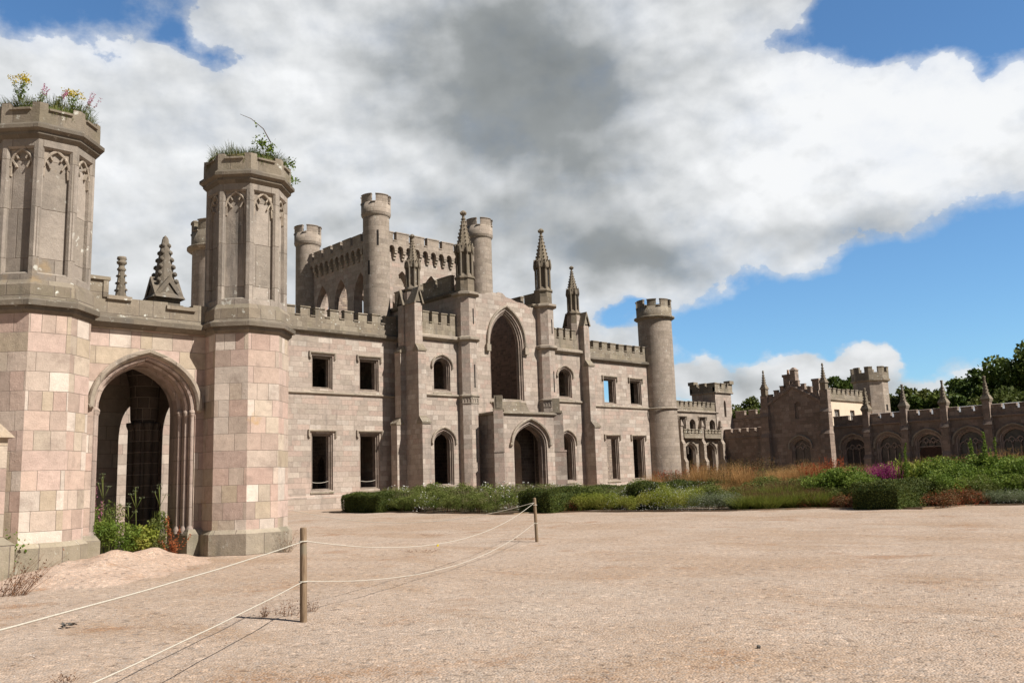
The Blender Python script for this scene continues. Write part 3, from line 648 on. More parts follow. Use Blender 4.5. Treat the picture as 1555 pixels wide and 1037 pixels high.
mb = MB(); mb.wall(PXp(6.6), rect(23.2, 26.3, -.2, 5.6), (), .5); mb.obj('side_wall', S_INN, GH)
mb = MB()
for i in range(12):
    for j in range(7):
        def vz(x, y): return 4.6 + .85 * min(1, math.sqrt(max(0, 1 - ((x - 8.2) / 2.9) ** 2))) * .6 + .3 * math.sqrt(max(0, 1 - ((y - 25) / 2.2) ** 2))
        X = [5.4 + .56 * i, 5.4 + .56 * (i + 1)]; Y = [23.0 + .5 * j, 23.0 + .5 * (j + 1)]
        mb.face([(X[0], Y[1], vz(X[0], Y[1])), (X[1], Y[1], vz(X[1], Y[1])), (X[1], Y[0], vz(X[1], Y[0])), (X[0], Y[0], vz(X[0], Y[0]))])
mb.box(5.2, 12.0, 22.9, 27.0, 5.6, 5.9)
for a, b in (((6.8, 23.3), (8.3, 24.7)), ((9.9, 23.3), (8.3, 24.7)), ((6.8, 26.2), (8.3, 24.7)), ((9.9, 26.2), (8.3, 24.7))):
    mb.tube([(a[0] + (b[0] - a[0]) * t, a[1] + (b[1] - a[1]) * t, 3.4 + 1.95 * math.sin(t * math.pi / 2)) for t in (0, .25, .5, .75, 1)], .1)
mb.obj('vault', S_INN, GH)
mb = MB()
for x, y in ((6.75, 23.4), (11.5, 26.1), (6.75, 26.1)):
    mb.cut()
    for dx, dy in ((0, 0), (.12, -.05), (-.05, -.12), (-.12, -.02)): mb.lathe(x + dx, y + dy, [(.075, 0), (.075, 3.35), (.12, 3.45), (.05, 3.5)], 8)
mb.obj('wall_shaft', S_INN, GH)
# far corner piers of the porch with pinnacles
mb = MB()
for x in (10.5, 9.1): mb.cut(); mb.box(x - .42, x + .42, 26.7, 27.5, 5.6, 7.3 if x > 10 else 7.2)
mb.obj('pier_top', S_MOSS, GH)
def crocket_pyramid(cx, cy, zb, z1, hw, gab):
    mb = MB()
    sq = lambda h: [(cx - h, cy - h), (cx + h, cy - h), (cx + h, cy + h), (cx - h, cy + h)]
    if gab:
        for n, t in (((0, -1), (1, 0)), ((-1, 0), (0, -1)), ((1, 0), (0, 1)), ((0, 1), (-1, 0))):
            def q(a, d, z): return (cx + t[0] * a + n[0] * d, cy + t[1] * a + n[1] * d, z)
            W, D, zz = hw * 1.15, hw * 1.05, zb + .52
            mb.face([q(-W, D, zb), q(W, D, zb), q(0, D, zz)])
            for s_ in (-1, 1):
                e = [q(s_ * (W + .08), D + .05, zb - .08), q(0, D + .05, zz + .10), q(0, 0, zz + .10), q(s_ * (W + .08), 0, zb - .08)]
                mb.face(e if s_ < 0 else e[::-1]); e2 = [q(s_ * (W + .08), D + .05, zb - .08), q(s_ * (W - .06), D + .05, zb - .08), q(0, D + .05, zz - .12), q(0, D + .05, zz + .10)]
                mb.face(e2)
    mb.prism(sq(hw), zb - .4, zb + .1); mb.prism(octo(cx, cy, hw * 1.9), zb + .1, z1, octo(cx, cy, .17))
    for i in range(6):
        f = (i + .9) / 6.8; z = zb + .25 + (z1 - zb - .3) * f; r = hw * .98 * (1 - f) + .07
        for k in range(4):
            a = math.pi / 4 + k * math.pi / 2; x, y = cx + math.cos(a) * r, cy + math.sin(a) * r; mb.lathe(x, y, [(.001, z - .06), (.075, z), (.07, z + .07), (.001, z + .12)], 5)
    mb.lathe(cx, cy, [(.07, z1 - .02), (.09, z1 + .03), (.001, z1 + .12)], 6)
    return mb.obj('pinnacle', S_CORN, GH)
crocket_pyramid(10.42, 27.0, 7.55, 9.42, .37, True)
mb = MB(); mb.prism(octo(9.13, 27, .34), 7.1, 8.25, octo(9.13, 27, .16)); mb.lathe(9.13, 27, [(.09, 8.2), (.14, 8.26), (.09, 8.33), (.09, 8.4), (.15, 8.45), (.15, 8.5), (.09, 8.53), (.15, 8.58), (.13, 8.65), (.001, 8.67)], 8)
for i in range(4):
    for k in range(4):
        a = math.pi / 4 + k * math.pi / 2; z = 7.4 + .22 * i; r = .19 - .02 * i; mb.lathe(9.13 + math.cos(a) * r, 27 + math.sin(a) * r, [(.001, z - .03), (.045, z), (.001, z + .06)], 5)
mb.obj('pinnacle', S_PINN, GH)
# the low buttress at the left edge of the view
mb = MB(); mb.box(3.75, 4.52, 19.3, 21.4, .85, 2.75); mb.prism([(3.67, 19.2), (4.62, 19.2), (4.62, 21.4), (3.67, 21.4)], 2.75, 3.25, [(4.08, 19.3), (4.14, 19.3), (4.14, 21.4), (4.08, 21.4)])
bt = mb.obj('buttress', S_GATE, GH)
mb = MB(); mb.box(3.6, 4.7, 19.15, 21.4, -.1, .72); mb.prism([(3.6, 19.15), (4.7, 19.15), (4.7, 21.4), (3.6, 21.4)], .72, .86, [(3.74, 19.3), (4.53, 19.3), (4.53, 21.4), (3.74, 21.4)]); mb.obj('plinth', S_BASE, bt)

# wall seen through the arch
cw = MB(); cw.wall(PY(36), rect(2, 18.6, -.2, 6.6), (), .7); cwo = cw.obj('courtyard_wall', S_CAST); tag(cwo, 'sunlit stone wall glimpsed through the pointed archway of the porch', 'wall')

# ================================================================== castle
CA = thing('castle', 'large roofless castle ruin with pinnacled entrance block, turreted square keep and round end tower', 'castle', (51.75, 58, 0))
CX = 51.75
def wing(x0, x1, cents, nmer):
    pl = PY(58.9); holes = []
    ups = [(rect(c - .90, c + .90, 8.95, 11.5), rect(c - .70, c + .70, 9.12, 11.30), c) for c in cents]
    dns = [(rect(c - .92, c + .92, 1.35, 5.62), rect(c - .70, c + .70, 1.5, 5.42), c) for c in cents]
    mb = MB(); mb.wall(pl, rect(x0, x1, .9, 13.2), [u[0] for u in ups + dns], 1.0); o = mb.obj('wing_wall', S_CAST, CA)
    mb = MB(); mb.wall(pl, rect(x0, x1, -.1, .9), (), 1.0, .16); mb.mould(pl, [(x0, .88), (x1, .88)], [(0, .16), (.12, .0), (0, -.02)]); mb.obj('plinth', S_CAST, o)
    mb = MB(); string_course(mb, pl, x0, x1, 8.52, .24, .16); mb.obj('string_course', S_TRIM, o)
    mb = MB(); string_course(mb, pl, x0, x1, 13.12, .46, .34); mb.obj('cornice', S_CORN, o)
    mb = MB(); parapet_run(mb, PY(58.95), x0, x1, 13.5, 14.5, 15.12, nmer, .37, .45); mb.obj('parapet', S_MOSS, o)
    for op, inn, c in ups: window_unit(CA, pl, op, inn, label_hood(c - 1.0, c + 1.0, 11.62, .42, .8), (c - .98, c + .98, 9.06, .36))
    for op, inn, c in dns: window_unit(CA, pl, op, inn, label_hood(c - 1.06, c + 1.06, 5.72, .48, .9), (c - 1.0, c + 1.0, 1.44, .30))
wing(29.0, 41.8, (34.9, 39.12), 10); wing(61.7, 74.6, (67.93, 72.0), 10)
# rooms behind the wings; roof slabs added to keep the interiors dark
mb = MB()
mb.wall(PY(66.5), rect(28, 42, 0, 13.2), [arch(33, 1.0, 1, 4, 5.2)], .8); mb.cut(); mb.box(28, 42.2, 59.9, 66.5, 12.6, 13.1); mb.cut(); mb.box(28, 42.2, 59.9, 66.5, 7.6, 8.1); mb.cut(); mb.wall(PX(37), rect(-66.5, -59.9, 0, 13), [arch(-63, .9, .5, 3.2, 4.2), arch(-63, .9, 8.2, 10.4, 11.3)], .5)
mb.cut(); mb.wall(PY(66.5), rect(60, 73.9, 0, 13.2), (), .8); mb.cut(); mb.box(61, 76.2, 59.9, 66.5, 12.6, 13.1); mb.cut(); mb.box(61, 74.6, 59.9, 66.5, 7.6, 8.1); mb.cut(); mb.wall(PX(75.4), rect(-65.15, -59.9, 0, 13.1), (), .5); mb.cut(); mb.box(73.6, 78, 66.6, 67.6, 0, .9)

mb.obj('inner_wall_and_ceiling', S_INN, CA)
# round end towers
for cx in (75.85, 26.6):
    round_tower(CA, cx, 58.95, 1.82, 18.35, 18.55, 19.55, 20.35, 8, .36, 1.90, S_TOWER, .16, .34, (8.5,), base_r=1.92)

# entrance block
YB = 56.5; pl = PY(YB)
def blk():
    wl = [arch(c, .85, 9.0, 11.0, 11.72) for c in (44.55, 58.95)]; dl = [arch(c, 1.0, 1.45, 4.85, 5.80) for c in (44.6, 58.9)]
    big = arch(CX, 1.95, 8.5, 13.25, 16.42, 12, .70)
    mb = MB(); mb.wall(pl, rect(42.2, 46.4, -.1, 13.2), [wl[0], dl[0]], .9); mb.cut(); mb.wall(pl, rect(57.1, 61.3, -.1, 13.2), [wl[1], dl[1]], .9)
    b = mb.obj('entrance_wall', S_CAST, CA)
    mb = MB(); mb.wall(pl, [(46.4, -.1), (57.1, -.1), (57.1, 16.6), (56.0, 16.75), (55.2, 17.05), (54.6, 17.0), (54.0, 17.28), (53.2, 17.3), (52.5, 17.52), (51.9, 17.6), (51.5, 17.9), (51.0, 17.95), (50.8, 17.82), (50.2, 17.86), (49.2, 17.6), (48.4, 17.5), (47.6, 17.28), (46.4, 17.2)], [big, arch(CX, 1.3, 0, 4.2, 5.4)], .9); mb.obj('gable_wall', S_CAST, b)
    mb = MB(); mb.mould(pl, [(55.0, 17.1), (55.35, 17.15), (56.2, 16.55)], [(0, -.8), (0, .12), (.12, .2), (.22, .08), (.22, -.8)]); mb.obj('coping', S_MOSS, b)
    mb = MB()
    for a, c in ((42.2, 46.4), (57.1, 61.3)): mb.cut(); string_course(mb, pl, a, c, 8.5, .26, .16); mb.cut(); string_course(mb, pl, a, c, 13.1, .46, .34)
    mb.obj('string_course', S_TRIM, b)
    mb = MB(); parapet_run(mb, PY(YB + .05), 42.6, 46.3, 13.5, 14.55, 15.36, 4, .34, .4, ends=(0, 0)); mb.cut(); parapet_run(mb, PY(YB + .05), 57.4, 60.9, 13.5, 14.55, 15.36, 4, .34, .4, ends=(0, 0)); mb.obj('parapet', S_MOSS, b)
    for c in (44.55, 58.95): window_unit(CA, pl, arch(c, .85, 9.0, 11.0, 11.72), arch(c, .68, 9.15, 10.95, 11.5), [(c - 1.1, 10.8), (c - .98, 10.8)] + archtop(c, .98, 10.95, 11.86) + [(c + .98, 10.8), (c + 1.1, 10.8)], (c - .95, c + .95, 9.1, .36))
    for c in (44.6, 58.9): window_unit(CA, pl, arch(c, 1.0, 1.45, 4.85, 5.80), arch(c, .80, 1.55, 4.75, 5.55), [(c - 1.25, 4.66), (c - 1.13, 4.66)] + archtop(c, 1.13, 4.8, 5.95) + [(c + 1.13, 4.66), (c + 1.25, 4.66)], (c - 1.1, c + 1.1, 1.5, .3), name='doorway')
    h = [(CX - 2.13, 13.15)] + archtop(CX, 2.1, 13.3, 16.62, 12, .70) + [(CX + 2.13, 13.15)]
    o = window_unit(CA, pl, big, arch(CX, 1.66, 8.6, 13.2, 16.1, 12, .70), h, (CX - 2.1, CX + 2.1, 8.62, .42), name='great_window', hoodk=1.35)
    mb = MB()
    for sg in (-1, 1): x = CX + sg * 2.24; mb.cut(); mb.box(x - .22, x + .22, YB - .28, YB + .02, 12.62, 13.2)
    mb.obj('hood_stop', S_TRIM, o)
blk()
# side walls of the block and rooms
mb = MB(); mb.wall(PX(42.0), rect(-67, -56.6, -.1, 13.2), (), .8); mb.cut(); mb.wall(PXp(61.5), rect(56.6, 67, -.1, 13.2), (), .8)
sd = mb.obj('side_wall', S_CAST, CA)
mb = MB(); string_course(mb, PX(42.0), -58.9, -56.6, 8.5, .26, .16); mb.cut(); string_course(mb, PX(42.0), -58.9, -56.6, 13.1, .46, .34); mb.obj('string_course', S_TRIM, sd)
mb = MB(); parapet_run(mb, PX(42.05), -66, -57.2, 13.5, 14.55, 15.3, 7, .36, .4); mb.cut(); parapet_run(mb, PXp(61.45), 57.2, 66, 13.5, 14.55, 15.3, 7, .36, .4); mb.obj('parapet', S_MOSS, sd)
mb = MB(); mb.cut(); mb.box(42.8, 46.2, 57.4, 66, 12.4, 13.0); mb.cut(); mb.box(57.4, 60.7, 57.4, 66, 12.4, 13.0); mb.cut(); mb.wall(PY(61), rect(42.8, 46.2, 0, 12.4), [arch(44.6, .7, 8.5, 10.4, 11.2)], .5); mb.cut(); mb.wall(PY(61), rect(57.4, 60.7, 0, 12.4), [arch(59.4, .7, 8.5, 10.4, 11.2)], .5)  # ceiling slabs added over the bay rooms so the windows stay dark
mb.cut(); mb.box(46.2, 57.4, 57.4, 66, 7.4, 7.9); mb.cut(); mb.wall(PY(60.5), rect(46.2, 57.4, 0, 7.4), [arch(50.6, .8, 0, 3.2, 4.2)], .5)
mb.obj('inner_wall_and_ceiling', S_INN, CA)
# hall between entrance and keep: tall side walls
mb = MB(); mb.wall(PX(46.45), rect(-67, -56.8, 7.9, 17.4), (), .8); mb.cut(); mb.wall(PXp(57.05), rect(56.8, 67, 7.9, 17.4), (), .8); hl = mb.obj('hall_wall', S_CAST, CA); mb = MB(); mb.wall(PX(56.22), rect(-66, -57.5, 7.95, 17.3), (), .05); mb.obj('shade_lining', S_HALL, hl); mb = MB(); mb.wall(PXp(47.28), rect(57.5, 66, 7.95, 17.3), (), .05); mb.obj('shade_lining', S_HALL, hl)  # thin dark sheets added inside the hall, painted as its shade
mb = MB(); string_course(mb, PX(46.45), -67, -56.8, 17.2, .4, .3); mb.cut(); string_course(mb, PXp(57.05), 56.8, 67, 17.2, .4, .3); mb.obj('cornice', S_CORN, hl)
mb = MB(); parapet_run(mb, PX(46.40), -65.6, -57.4, 17.58, 18.25, 18.95, 4, .22, .4, ends=(1, 1)); mb.cut(); parapet_run(mb, PXp(57.1), 57.4, 65.6, 17.58, 18.0, 18.7, 4, .22, .4); mb.obj('parapet', S_MOSS, hl)
# octagonal stair turrets beside the great window
def stair_turret(cx, cy, mir):
    f = 1.68; mb = MB(); mb.prism(octo(cx, cy, f), -.1, 17.25, cap=False); t = mb.obj('stair_turret', S_CAST, CA)
    mb = MB()
    for z, h, d in ((8.48, .26, .26), (13.12, .46, .5), (16.95, .42, .6)):
        mb.cut(); mb.prism(octo(cx, cy, f), z, z + h * .35, octo(cx, cy, f + d)); mb.prism(octo(cx, cy, f + d), z + h * .35, z + h * .75); mb.prism(octo(cx, cy, f + d), z + h * .75, z + h, octo(cx, cy, f + .02))
    mb.obj('string_course', S_TRIM, t)
    mb = MB(); P = octo(cx, cy, f + .05); mbk = MB()
    for k in range(8):                                          # band of small traceried panels
        a0, a1 = P[k], P[(k + 1) % 8]; L = math.hypot(a1[0] - a0[0], a1[1] - a0[1]); U = ((a1[0] - a0[0]) / L, (a1[1] - a0[1]) / L, 0); N = (U[1], -U[0], 0); pq = ((a0[0], a0[1], 0), U, N)
        hw = L / 3
        mb.wall(pq, rect(0, L, 7.98, 8.50), [arch(hw * (i + .5) , hw * .34, 8.06, 8.28, 8.42, 4) for i in range(3)], .06, .02)
    mb.obj('panel_band', S_TRIM, t)
    for (ang, zz0, zz1) in ((-math.pi / 2, 9.3, 11.2), (-math.pi / 2, 14.6, 15.9), (-math.pi / 2, 3.2, 5.9)):
        mb = MB(); c = (cx + .1 + math.cos(ang) * (f / 2 - .04), cy + math.sin(ang) * (f / 2 - .04)); mb.obox(c, (math.cos(ang), math.sin(ang)), .05, .06, zz0, zz1); mb.obj('arrow_slit', M_BLACK, t)
    pinnacle(CA, cx, cy, 17.2, 1.40, 18.75, 20.72, 21.3, 24.6)
stair_turret(47.1, 56.35, 0); stair_turret(56.4, 56.35, 1)
# angle buttresses with gablets and corner pinnacles
def gablet(mb, c, ux, hw, hd, z0, zt):
    """roof over a buttress head; ridge runs along ux (outward)"""
    uy = (-ux[1], ux[0])
    def q(a, b, z): return (c[0] + ux[0] * a + uy[0] * b, c[1] + ux[1] * a + uy[1] * b, z)
    W = hw + .13; A, B = hd + .14, -hd - .6
    for s_ in (-1, 1):
        mb.face([q(A, s_ * W, z0 - .1), q(A, 0, zt + .12), q(B, 0, zt + .12), q(B, s_ * W, z0 - .1)])
        mb.face([q(A, s_ * W, z0 - .1), q(A, s_ * (W - .16), z0 - .1), q(A, 0, zt - .12), q(A, 0, zt + .12)])
        mb.face([q(A, s_ * W, z0 - .1), q(B, s_ * W, z0 - .1), q(B, s_ * (W - .16), z0 - .1), q(A, s_ * (W - .16), z0 - .1)])
    mb.face([q(hd, -hw, z0 - .05), q(hd, hw, z0 - .05), q(hd, 0, zt)])
def angle_butt(cx, cy, sx):
    mbs, mbc, mbt = MB(), MB(), MB()
    for ux, off in (((0, -1), (sx * .42, 0)), ((sx, 0), (0, .78))):
        o = (cx + off[0], cy + off[1])
        for (r, z0, z1, hw) in ((1.72, -.1, 6.35, .40), (1.30, 6.3, 12.1, .385), (.92, 12.05, 16.0, .37)):
            c = (o[0] + ux[0] * (r - .9) / 1, o[1] + ux[1] * (r - .9) / 1); mbs.obox((o[0] + ux[0] * (r / 2 - .2), o[1] + ux[1] * (r / 2 - .2)), ux, r / 2 + .2, hw, z0, z1)
        for (r0, r1, z0, z1, hw) in ((1.72, 1.30, 6.28, 6.85, .40), (1.30, .92, 12.03, 12.6, .385)):
            uy = (-ux[1], ux[0])
            def q(a, b, z): return (o[0] + ux[0] * a + uy[0] * b, o[1] + ux[1] * a + uy[1] * b, z)
            H = hw + .05; mbc.cut()
            mbc.face([q(r0 + .07, -H, z0 + .08), q(r0 + .07, H, z0 + .08), q(r1, hw - .01, z1), q(r1, -hw + .01, z1)]); mbc.face([q(r0 + .07, -H, z0 - .06), q(r0 + .07, H, z0 - .06), q(r0 + .07, H, z0 + .08), q(r0 + .07, -H, z0 + .08)])
            for s_ in (-1, 1): mbc.face([q(r0 + .07, s_ * H, z0 - .06), q(r0 + .07, s_ * H, z0 + .08), q(r1, s_ * (hw - .01), z1), q(r1 - .25, s_ * H, z0 + .08), q(r1 - .25, s_ * H, z0 - .06)])
            mbc.face([q(r0 + .07, -H, z0 - .06), q(r1 - .25, -H, z0 - .06), q(r1 - .25, H, z0 - .06), q(r0 + .07, H, z0 - .06)])
        gablet(mbt, (o[0] + ux[0] * .46, o[1] + ux[1] * .46), ux, .37, .46, 15.95, 17.1)
    mbs.prism(octo(cx + sx * .1, cy + .35, 1.35), 12, 16.9, cap=False)
    b = mbs.obj('buttress', S_CAST, CA); mbc.obj('set_off', S_MOSS, b); mbt.obj('gablet', S_MOSS, b)
    pinnacle(CA, cx + sx * .02, cy + .30, 16.2, 1.10, 17.35, 18.95, 19.42, 21.9)
angle_butt(42.3, 56.9, -1); angle_butt(61.2, 56.9, 1)
# porch
YP = 54.0; pl = PY(YP)
mb = MB(); pa = arch(CX + .1, 1.92, -.1, 4.5, 6.35, 9, .70); mb.wall(pl, rect(48.6, 55.0, -.1, 7.05), [pa], .6); mb.wall(PX(48.4), rect(-56.5, -54.0, -.1, 7.05), (), .5); mb.wall(PXp(55.2), rect(54.0, 56.5, -.1, 7.05), (), .5); mb.box(48.5, 55.1, 54.1, 56.5, 6.9, 7.1)
po = mb.obj('porch', S_CAST, CA); mb = MB(); mb.wall(PX(54.66), rect(-56.4, -54.65, 0, 6.85), (), .04); mb.obj('shade_lining', S_INN, po); mb = MB(); mb.wall(PY(56.46), rect(48.95, 54.6, 0, 6.85), [arch(CX, 1.3, .01, 4.2, 5.4)], .03); mb.obj('shade_lining', S_INN, po)  # dark sheets added inside the porch in place of its shade
window_unit(po, pl, pa, arch(CX + .1, 1.66, -.1, 4.45, 6.05, 9, .70), [(49.45, 4.42), (49.72, 4.42)] + archtop(CX + .1, 2.08, 4.5, 6.58, 9, .70) + [(53.98, 4.42), (54.2, 4.42)], None, S_TRIM, 'archway', .9, 1.5)
mb = MB(); string_course(mb, pl, 48.3, 55.3, 7.0, .3, .22); string_course(mb, PX(48.4), -56.5, -53.8, 7.0, .3, .22); string_course(mb, PXp(55.2), 53.8, 56.5, 7.0, .3, .22); mb.obj('cornice', S_MOSS, po)
for sx in (-1, 1):
    ux = (sx * .7071, -.7071); c = (51.8 + sx * 3.15, 54.3); mb = MB()
    mb.obox((c[0] + ux[0] * .25, c[1] + ux[1] * .25), ux, .78, .40, -.1, 4.0); mb.obox((c[0] + ux[0] * .2, c[1] + ux[1] * .2), ux, .66, .38, 4.0, 7.3); mb.obox((c[0] + ux[0] * .27, c[1] + ux[1] * .27), ux, .80, .42, 3.92, 4.08)
    b = mb.obj('buttress', S_CAST, po)
    mb = MB(); mb.obox((c[0] + ux[0] * .3, c[1] + ux[1] * .3), ux, .5, .46, 7.28, 7.45); mb.obox((c[0] + ux[0] * .28, c[1] + ux[1] * .28), ux, .30, .34, 7.4, 8.55); mb.obox((c[0] + ux[0] * .32, c[1] + ux[1] * .32), ux, .30, .15, 7.5, 8.5); mb.obj('broken_pinnacle', S_MOSS, po)
mb = MB(); mb.wall(PY(56.42), [(CX - 1.3, 7.2), (CX + 2.6, 7.2), (CX + 2.0, 8.1), (CX + 1.2, 8.42), (CX - 1.9, 8.3), (CX - 1.5, 7.6)], (), .1, .12); mb.obj('moss_patch', S_MOSS, po)
mb = MB()
for x in (50.2, 50.55): mb.cut(); mb.lathe(x, 56.2, [(.16, 0), (.16, 5.0)], 10)
mb.obj('door_shaft', S_GTRIM, po)

# keep
KX0, KX1, KY0, KY1 = 45.4, 58.1, 67.0, 79.5
KP = bpy.data.objects.new('keep', None); COL.objects.link(KP); attach(KP, CA); KP.matrix_parent_inverse = Matrix.Translation(-Vector(CA.location))
def keep_wall(pl, u0, u1, cents):
    holes = [arch(c, 1.15, 15.2, 19.1, 21.55, 9, .62) for c in cents]
    mb = MB(); mb.wall(pl, rect(u0, u1, 0, 23.2), holes, .95); o = mb.obj('keep_wall', S_CAST, KP)
    mb = MB(); n = int((u1 - u0 - 1.6) / .81); p = (u1 - u0) / n; mbk = MB(); pr = []
    # overhanging parapet with a row of little arches on corbels
    ol = [(u0, 23.35)]
    for i in range(n):
        c = u0 + p * (i + .5); r = p * .33
        ol += [(c - r, 23.35)] + [(c - r * math.cos(math.pi * t / 6), 23.42 + r * 1.15 * math.sin(math.pi * t / 6)) for t in range(7)] + [(c + r, 23.35)]
    ol += [(u1, 23.35), (u1, 24.25), (u0, 24.25)]
    mb.wall(pl, ol, (), .4, .42)
    mb.wall(pl, rect(u0, u1, 23.15, 24.2), (), .5, -.1)
    nm = 7; pm = (u1 - u0) / nm
    for i in range(nm):
        a = u0 + pm * i + .2; b = u0 + pm * (i + 1) - .2; zz = 25.0 + random.uniform(-.03, .03)
        mb.wall(pl, rect(a, b, 24.2, zz), (), .44, .417); mb.mould(pl, [(a - .05, zz), (b + .05, zz)], [(0, .47), (.1, .46), (.14, .2), (.1, -.06), (0, -.07)])
        mb.mould(pl, [(b, 24.25), (b + .4, 24.25)], [(-.04, .48), (.05, .47), (.07, .2), (.05, -.06), (-.04, -.07)])
    mb.obj('parapet', S_MOSS if False else S_TOWER, o)
    for i in range(n + 1):
        c = u0 + p * i
        for d, z0, z1 in ((.42, 23.08, 23.36), (.30, 22.82, 23.08), (.17, 22.55, 22.82)): mbk.wall(pl, rect(c - .15, c + .15, z0, z1), (), d + .02, d)
        mbk.mould(pl, [(c - .19, 23.30), (c + .19, 23.30)], [(0, 0), (0, .46), (.07, .46), (.07, 0)])
    mbk.obj('corbel_table', S_TRIM, o)
cs = [CX - 3.45, CX, CX + 3.45]
keep_wall(PY(KY0), KX0, KX1, cs); keep_wall(PX(KX0), -KY1, -KY0, [-76.6, -73.15, -69.7]); keep_wall(PXp(KX1), KY0, KY1, [69.7, 73.15, 76.6])
keep_wall(((0, KY1, 0), (-1, 0, 0), (0, 1, 0)), -KX1, -KX0, [-c for c in cs])
mb = MB(); mb.box(45.6, 57.9, 72.6, 73.4, 0, 17.0); mb.wall(PY(74.2), rect(45.6, 57.9, 17, 21), [arch(c, 1.0, 17.2, 19.2, 20.6) for c in cs], .6); mb.obj('cross_wall', S_RUB, KP)
for cx, cy, sl in ((KX0, KY0, ((-2.05, 23.3, 24.75), (-2.75, 20.6, 21.9))), (KX1, KY0, ()), (KX0, KY1, ()), (KX1, KY1, ())):
    round_tower(KP, cx, cy, 1.22, 26.35, 26.5, 27.45, 28.25, 5, .14, 1.37, S_TOWER, .174, .25, slits=sl, pmat=S_TOWER)

# ================================================================== link building, right of the round tower
LK = thing('link_building', 'low lichened range with two pointed arches and a square tower, beyond the round tower', 'building', (83, 60, 0))
pl = PY(60)
mb = MB(); aa = [arch(c, 1.0, .2, 4.2, 5.06) for c in (82.3, 86.05)]; ww = [rect(c - .6, c + .6, 6.55, 7.98) for c in (81.2, 84.95)]; lw = [arch(c, .55, 6.5, 7.3, 7.85) for c in (83.05, 86.85)]
mb.wall(pl, rect(77.5, 88, -.1, 8.7), aa + ww + lw, .6); lk = mb.obj('wall', S_TOWER, LK)
for i, c in enumerate((82.3, 86.05)): window_unit(LK, pl, aa[i], arch(c, .82, .25, 4.15, 4.88), [(c - 1.12, 4.0)] + archtop(c, 1.1, 4.2, 5.2) + [(c + 1.12, 4.0)], None, S_TRIM, 'archway', .35)
for i, c in enumerate((81.2, 84.95)): window_unit(LK, pl, ww[i], rect(c - .46, c + .46, 6.65, 7.86), label_hood(c - .7, c + .7, 8.06, .3), None, S_TRIM, 'window', .3, .7)
for i, c in enumerate((83.05, 86.85)): window_unit(LK, pl, lw[i], arch(c, .42, 6.55, 7.25, 7.7), None, None, S_TRIM, 'lancet', .3)
mb = MB(); string_course(mb, pl, 77.5, 88, 8.55, .24, .2); mb.obj('cornice', S_TRIM, lk)
mb = MB(); parapet_run(mb, PY(60.03), 77.6, 87.6, 8.75, 9.35, 9.75, 12, .38, .35); mb.obj('parapet', S_MOSS, lk)
for a, b in ((80.7, 84.1), (84.6, 87.8)):
    mb = MB(); mb.wall(pl, rect(a, b, 5.65, 6.2), (), .5, .5); string_course(mb, PY(59.5), a, b, 5.6, .14, .08); parapet_run(mb, PY(59.5), a, b, 6.15, 6.3, 6.55, 5, .35, .25); mb.obj('balcony', S_MOSS, LK)
mb = MB(); mb.cut(); mb.box(77.5, 95, 64.5, 65, 0, 8.2); mb.cut(); mb.box(77.6, 88, 60.5, 65, 8.2, 8.55); mb.cut(); mb.box(77.6, 88, 60.5, 65, 5.2, 5.6); mb.obj('inner_wall_and_ceiling', S_INN, LK)
for x in (80.45, 84.3, 88.0):
    mb = MB()
    for d, z0, z1, wd in ((.85, -.1, 3.0, .24), (.62, 3.0, 5.0, .22), (.40, 5.0, 7.0, .20)):
        mb.box(x - wd, x + wd, 60 - d, 60, z0, z1)
    for d0, d1, z in ((.85, .62, 3.0), (.62, .40, 5.0)): mb.prism([(x - .27, 59.98 - d0), (x + .27, 59.98 - d0), (x + .27, 60), (x - .27, 60)], z, z + .45, [(x - .25, 60 - d1), (x + .25, 60 - d1), (x + .25, 60), (x - .25, 60)])
    mb.prism([(x - .26, 59.5), (x + .26, 59.5), (x + .26, 60), (x - .26, 60)], 7.0, 7.7, [(x - .02, 59.6), (x + .02, 59.6), (x + .02, 60), (x - .02, 60)])
    mb.obj('buttress', S_TOWER, LK)
mb = MB(); mb.wall(PY(59.9), rect(87.65, 90.9, 0, 11.1), [arch(89.5, .22, 8.2, 9.7, 10.15, 5)], .7); mb.wall(PX(87.653), rect(-63.2, -60.5, 0, 11.09), (), .6); mb.wall(PXp(90.897), rect(60.5, 63.2, 0, 11.09), (), .6); mb.box(87.7, 90.85, 60.5, 63, 10.4, 10.8)
tw = mb.obj('square_tower', S_CAST, LK)
mb = MB(); pq = PY(59.9); string_course(mb, pq, 87.4, 91.15, 10.95, .22, .22); string_course(mb, PX(87.65), -63.3, -59.65, 10.95, .22, .22); mb.obj('cornice', S_TRIM, tw)
mb = MB()
for pq, u0, u1 in ((PY(59.75), 87.5, 91.05), (PX(87.5), -63.35, -59.76), (PXp(91.05), 59.76, 63.35), (PY(63.0), 87.5, 91.05)): parapet_run(mb, pq, u0, u1, 11.1, 11.65, 12.1, 3, .3, .35)
for x, y in ((87.75, 60.0), (90.75, 60.0), (87.75, 63.0), (90.75, 63)):
    if (x, y) in ((87.75, 60.0),): continue
    mb.box(x - .42, x + .42, y - .42, y + .42, 12.1, 12.5)
mb.obj('parapet', S_MOSS, tw)

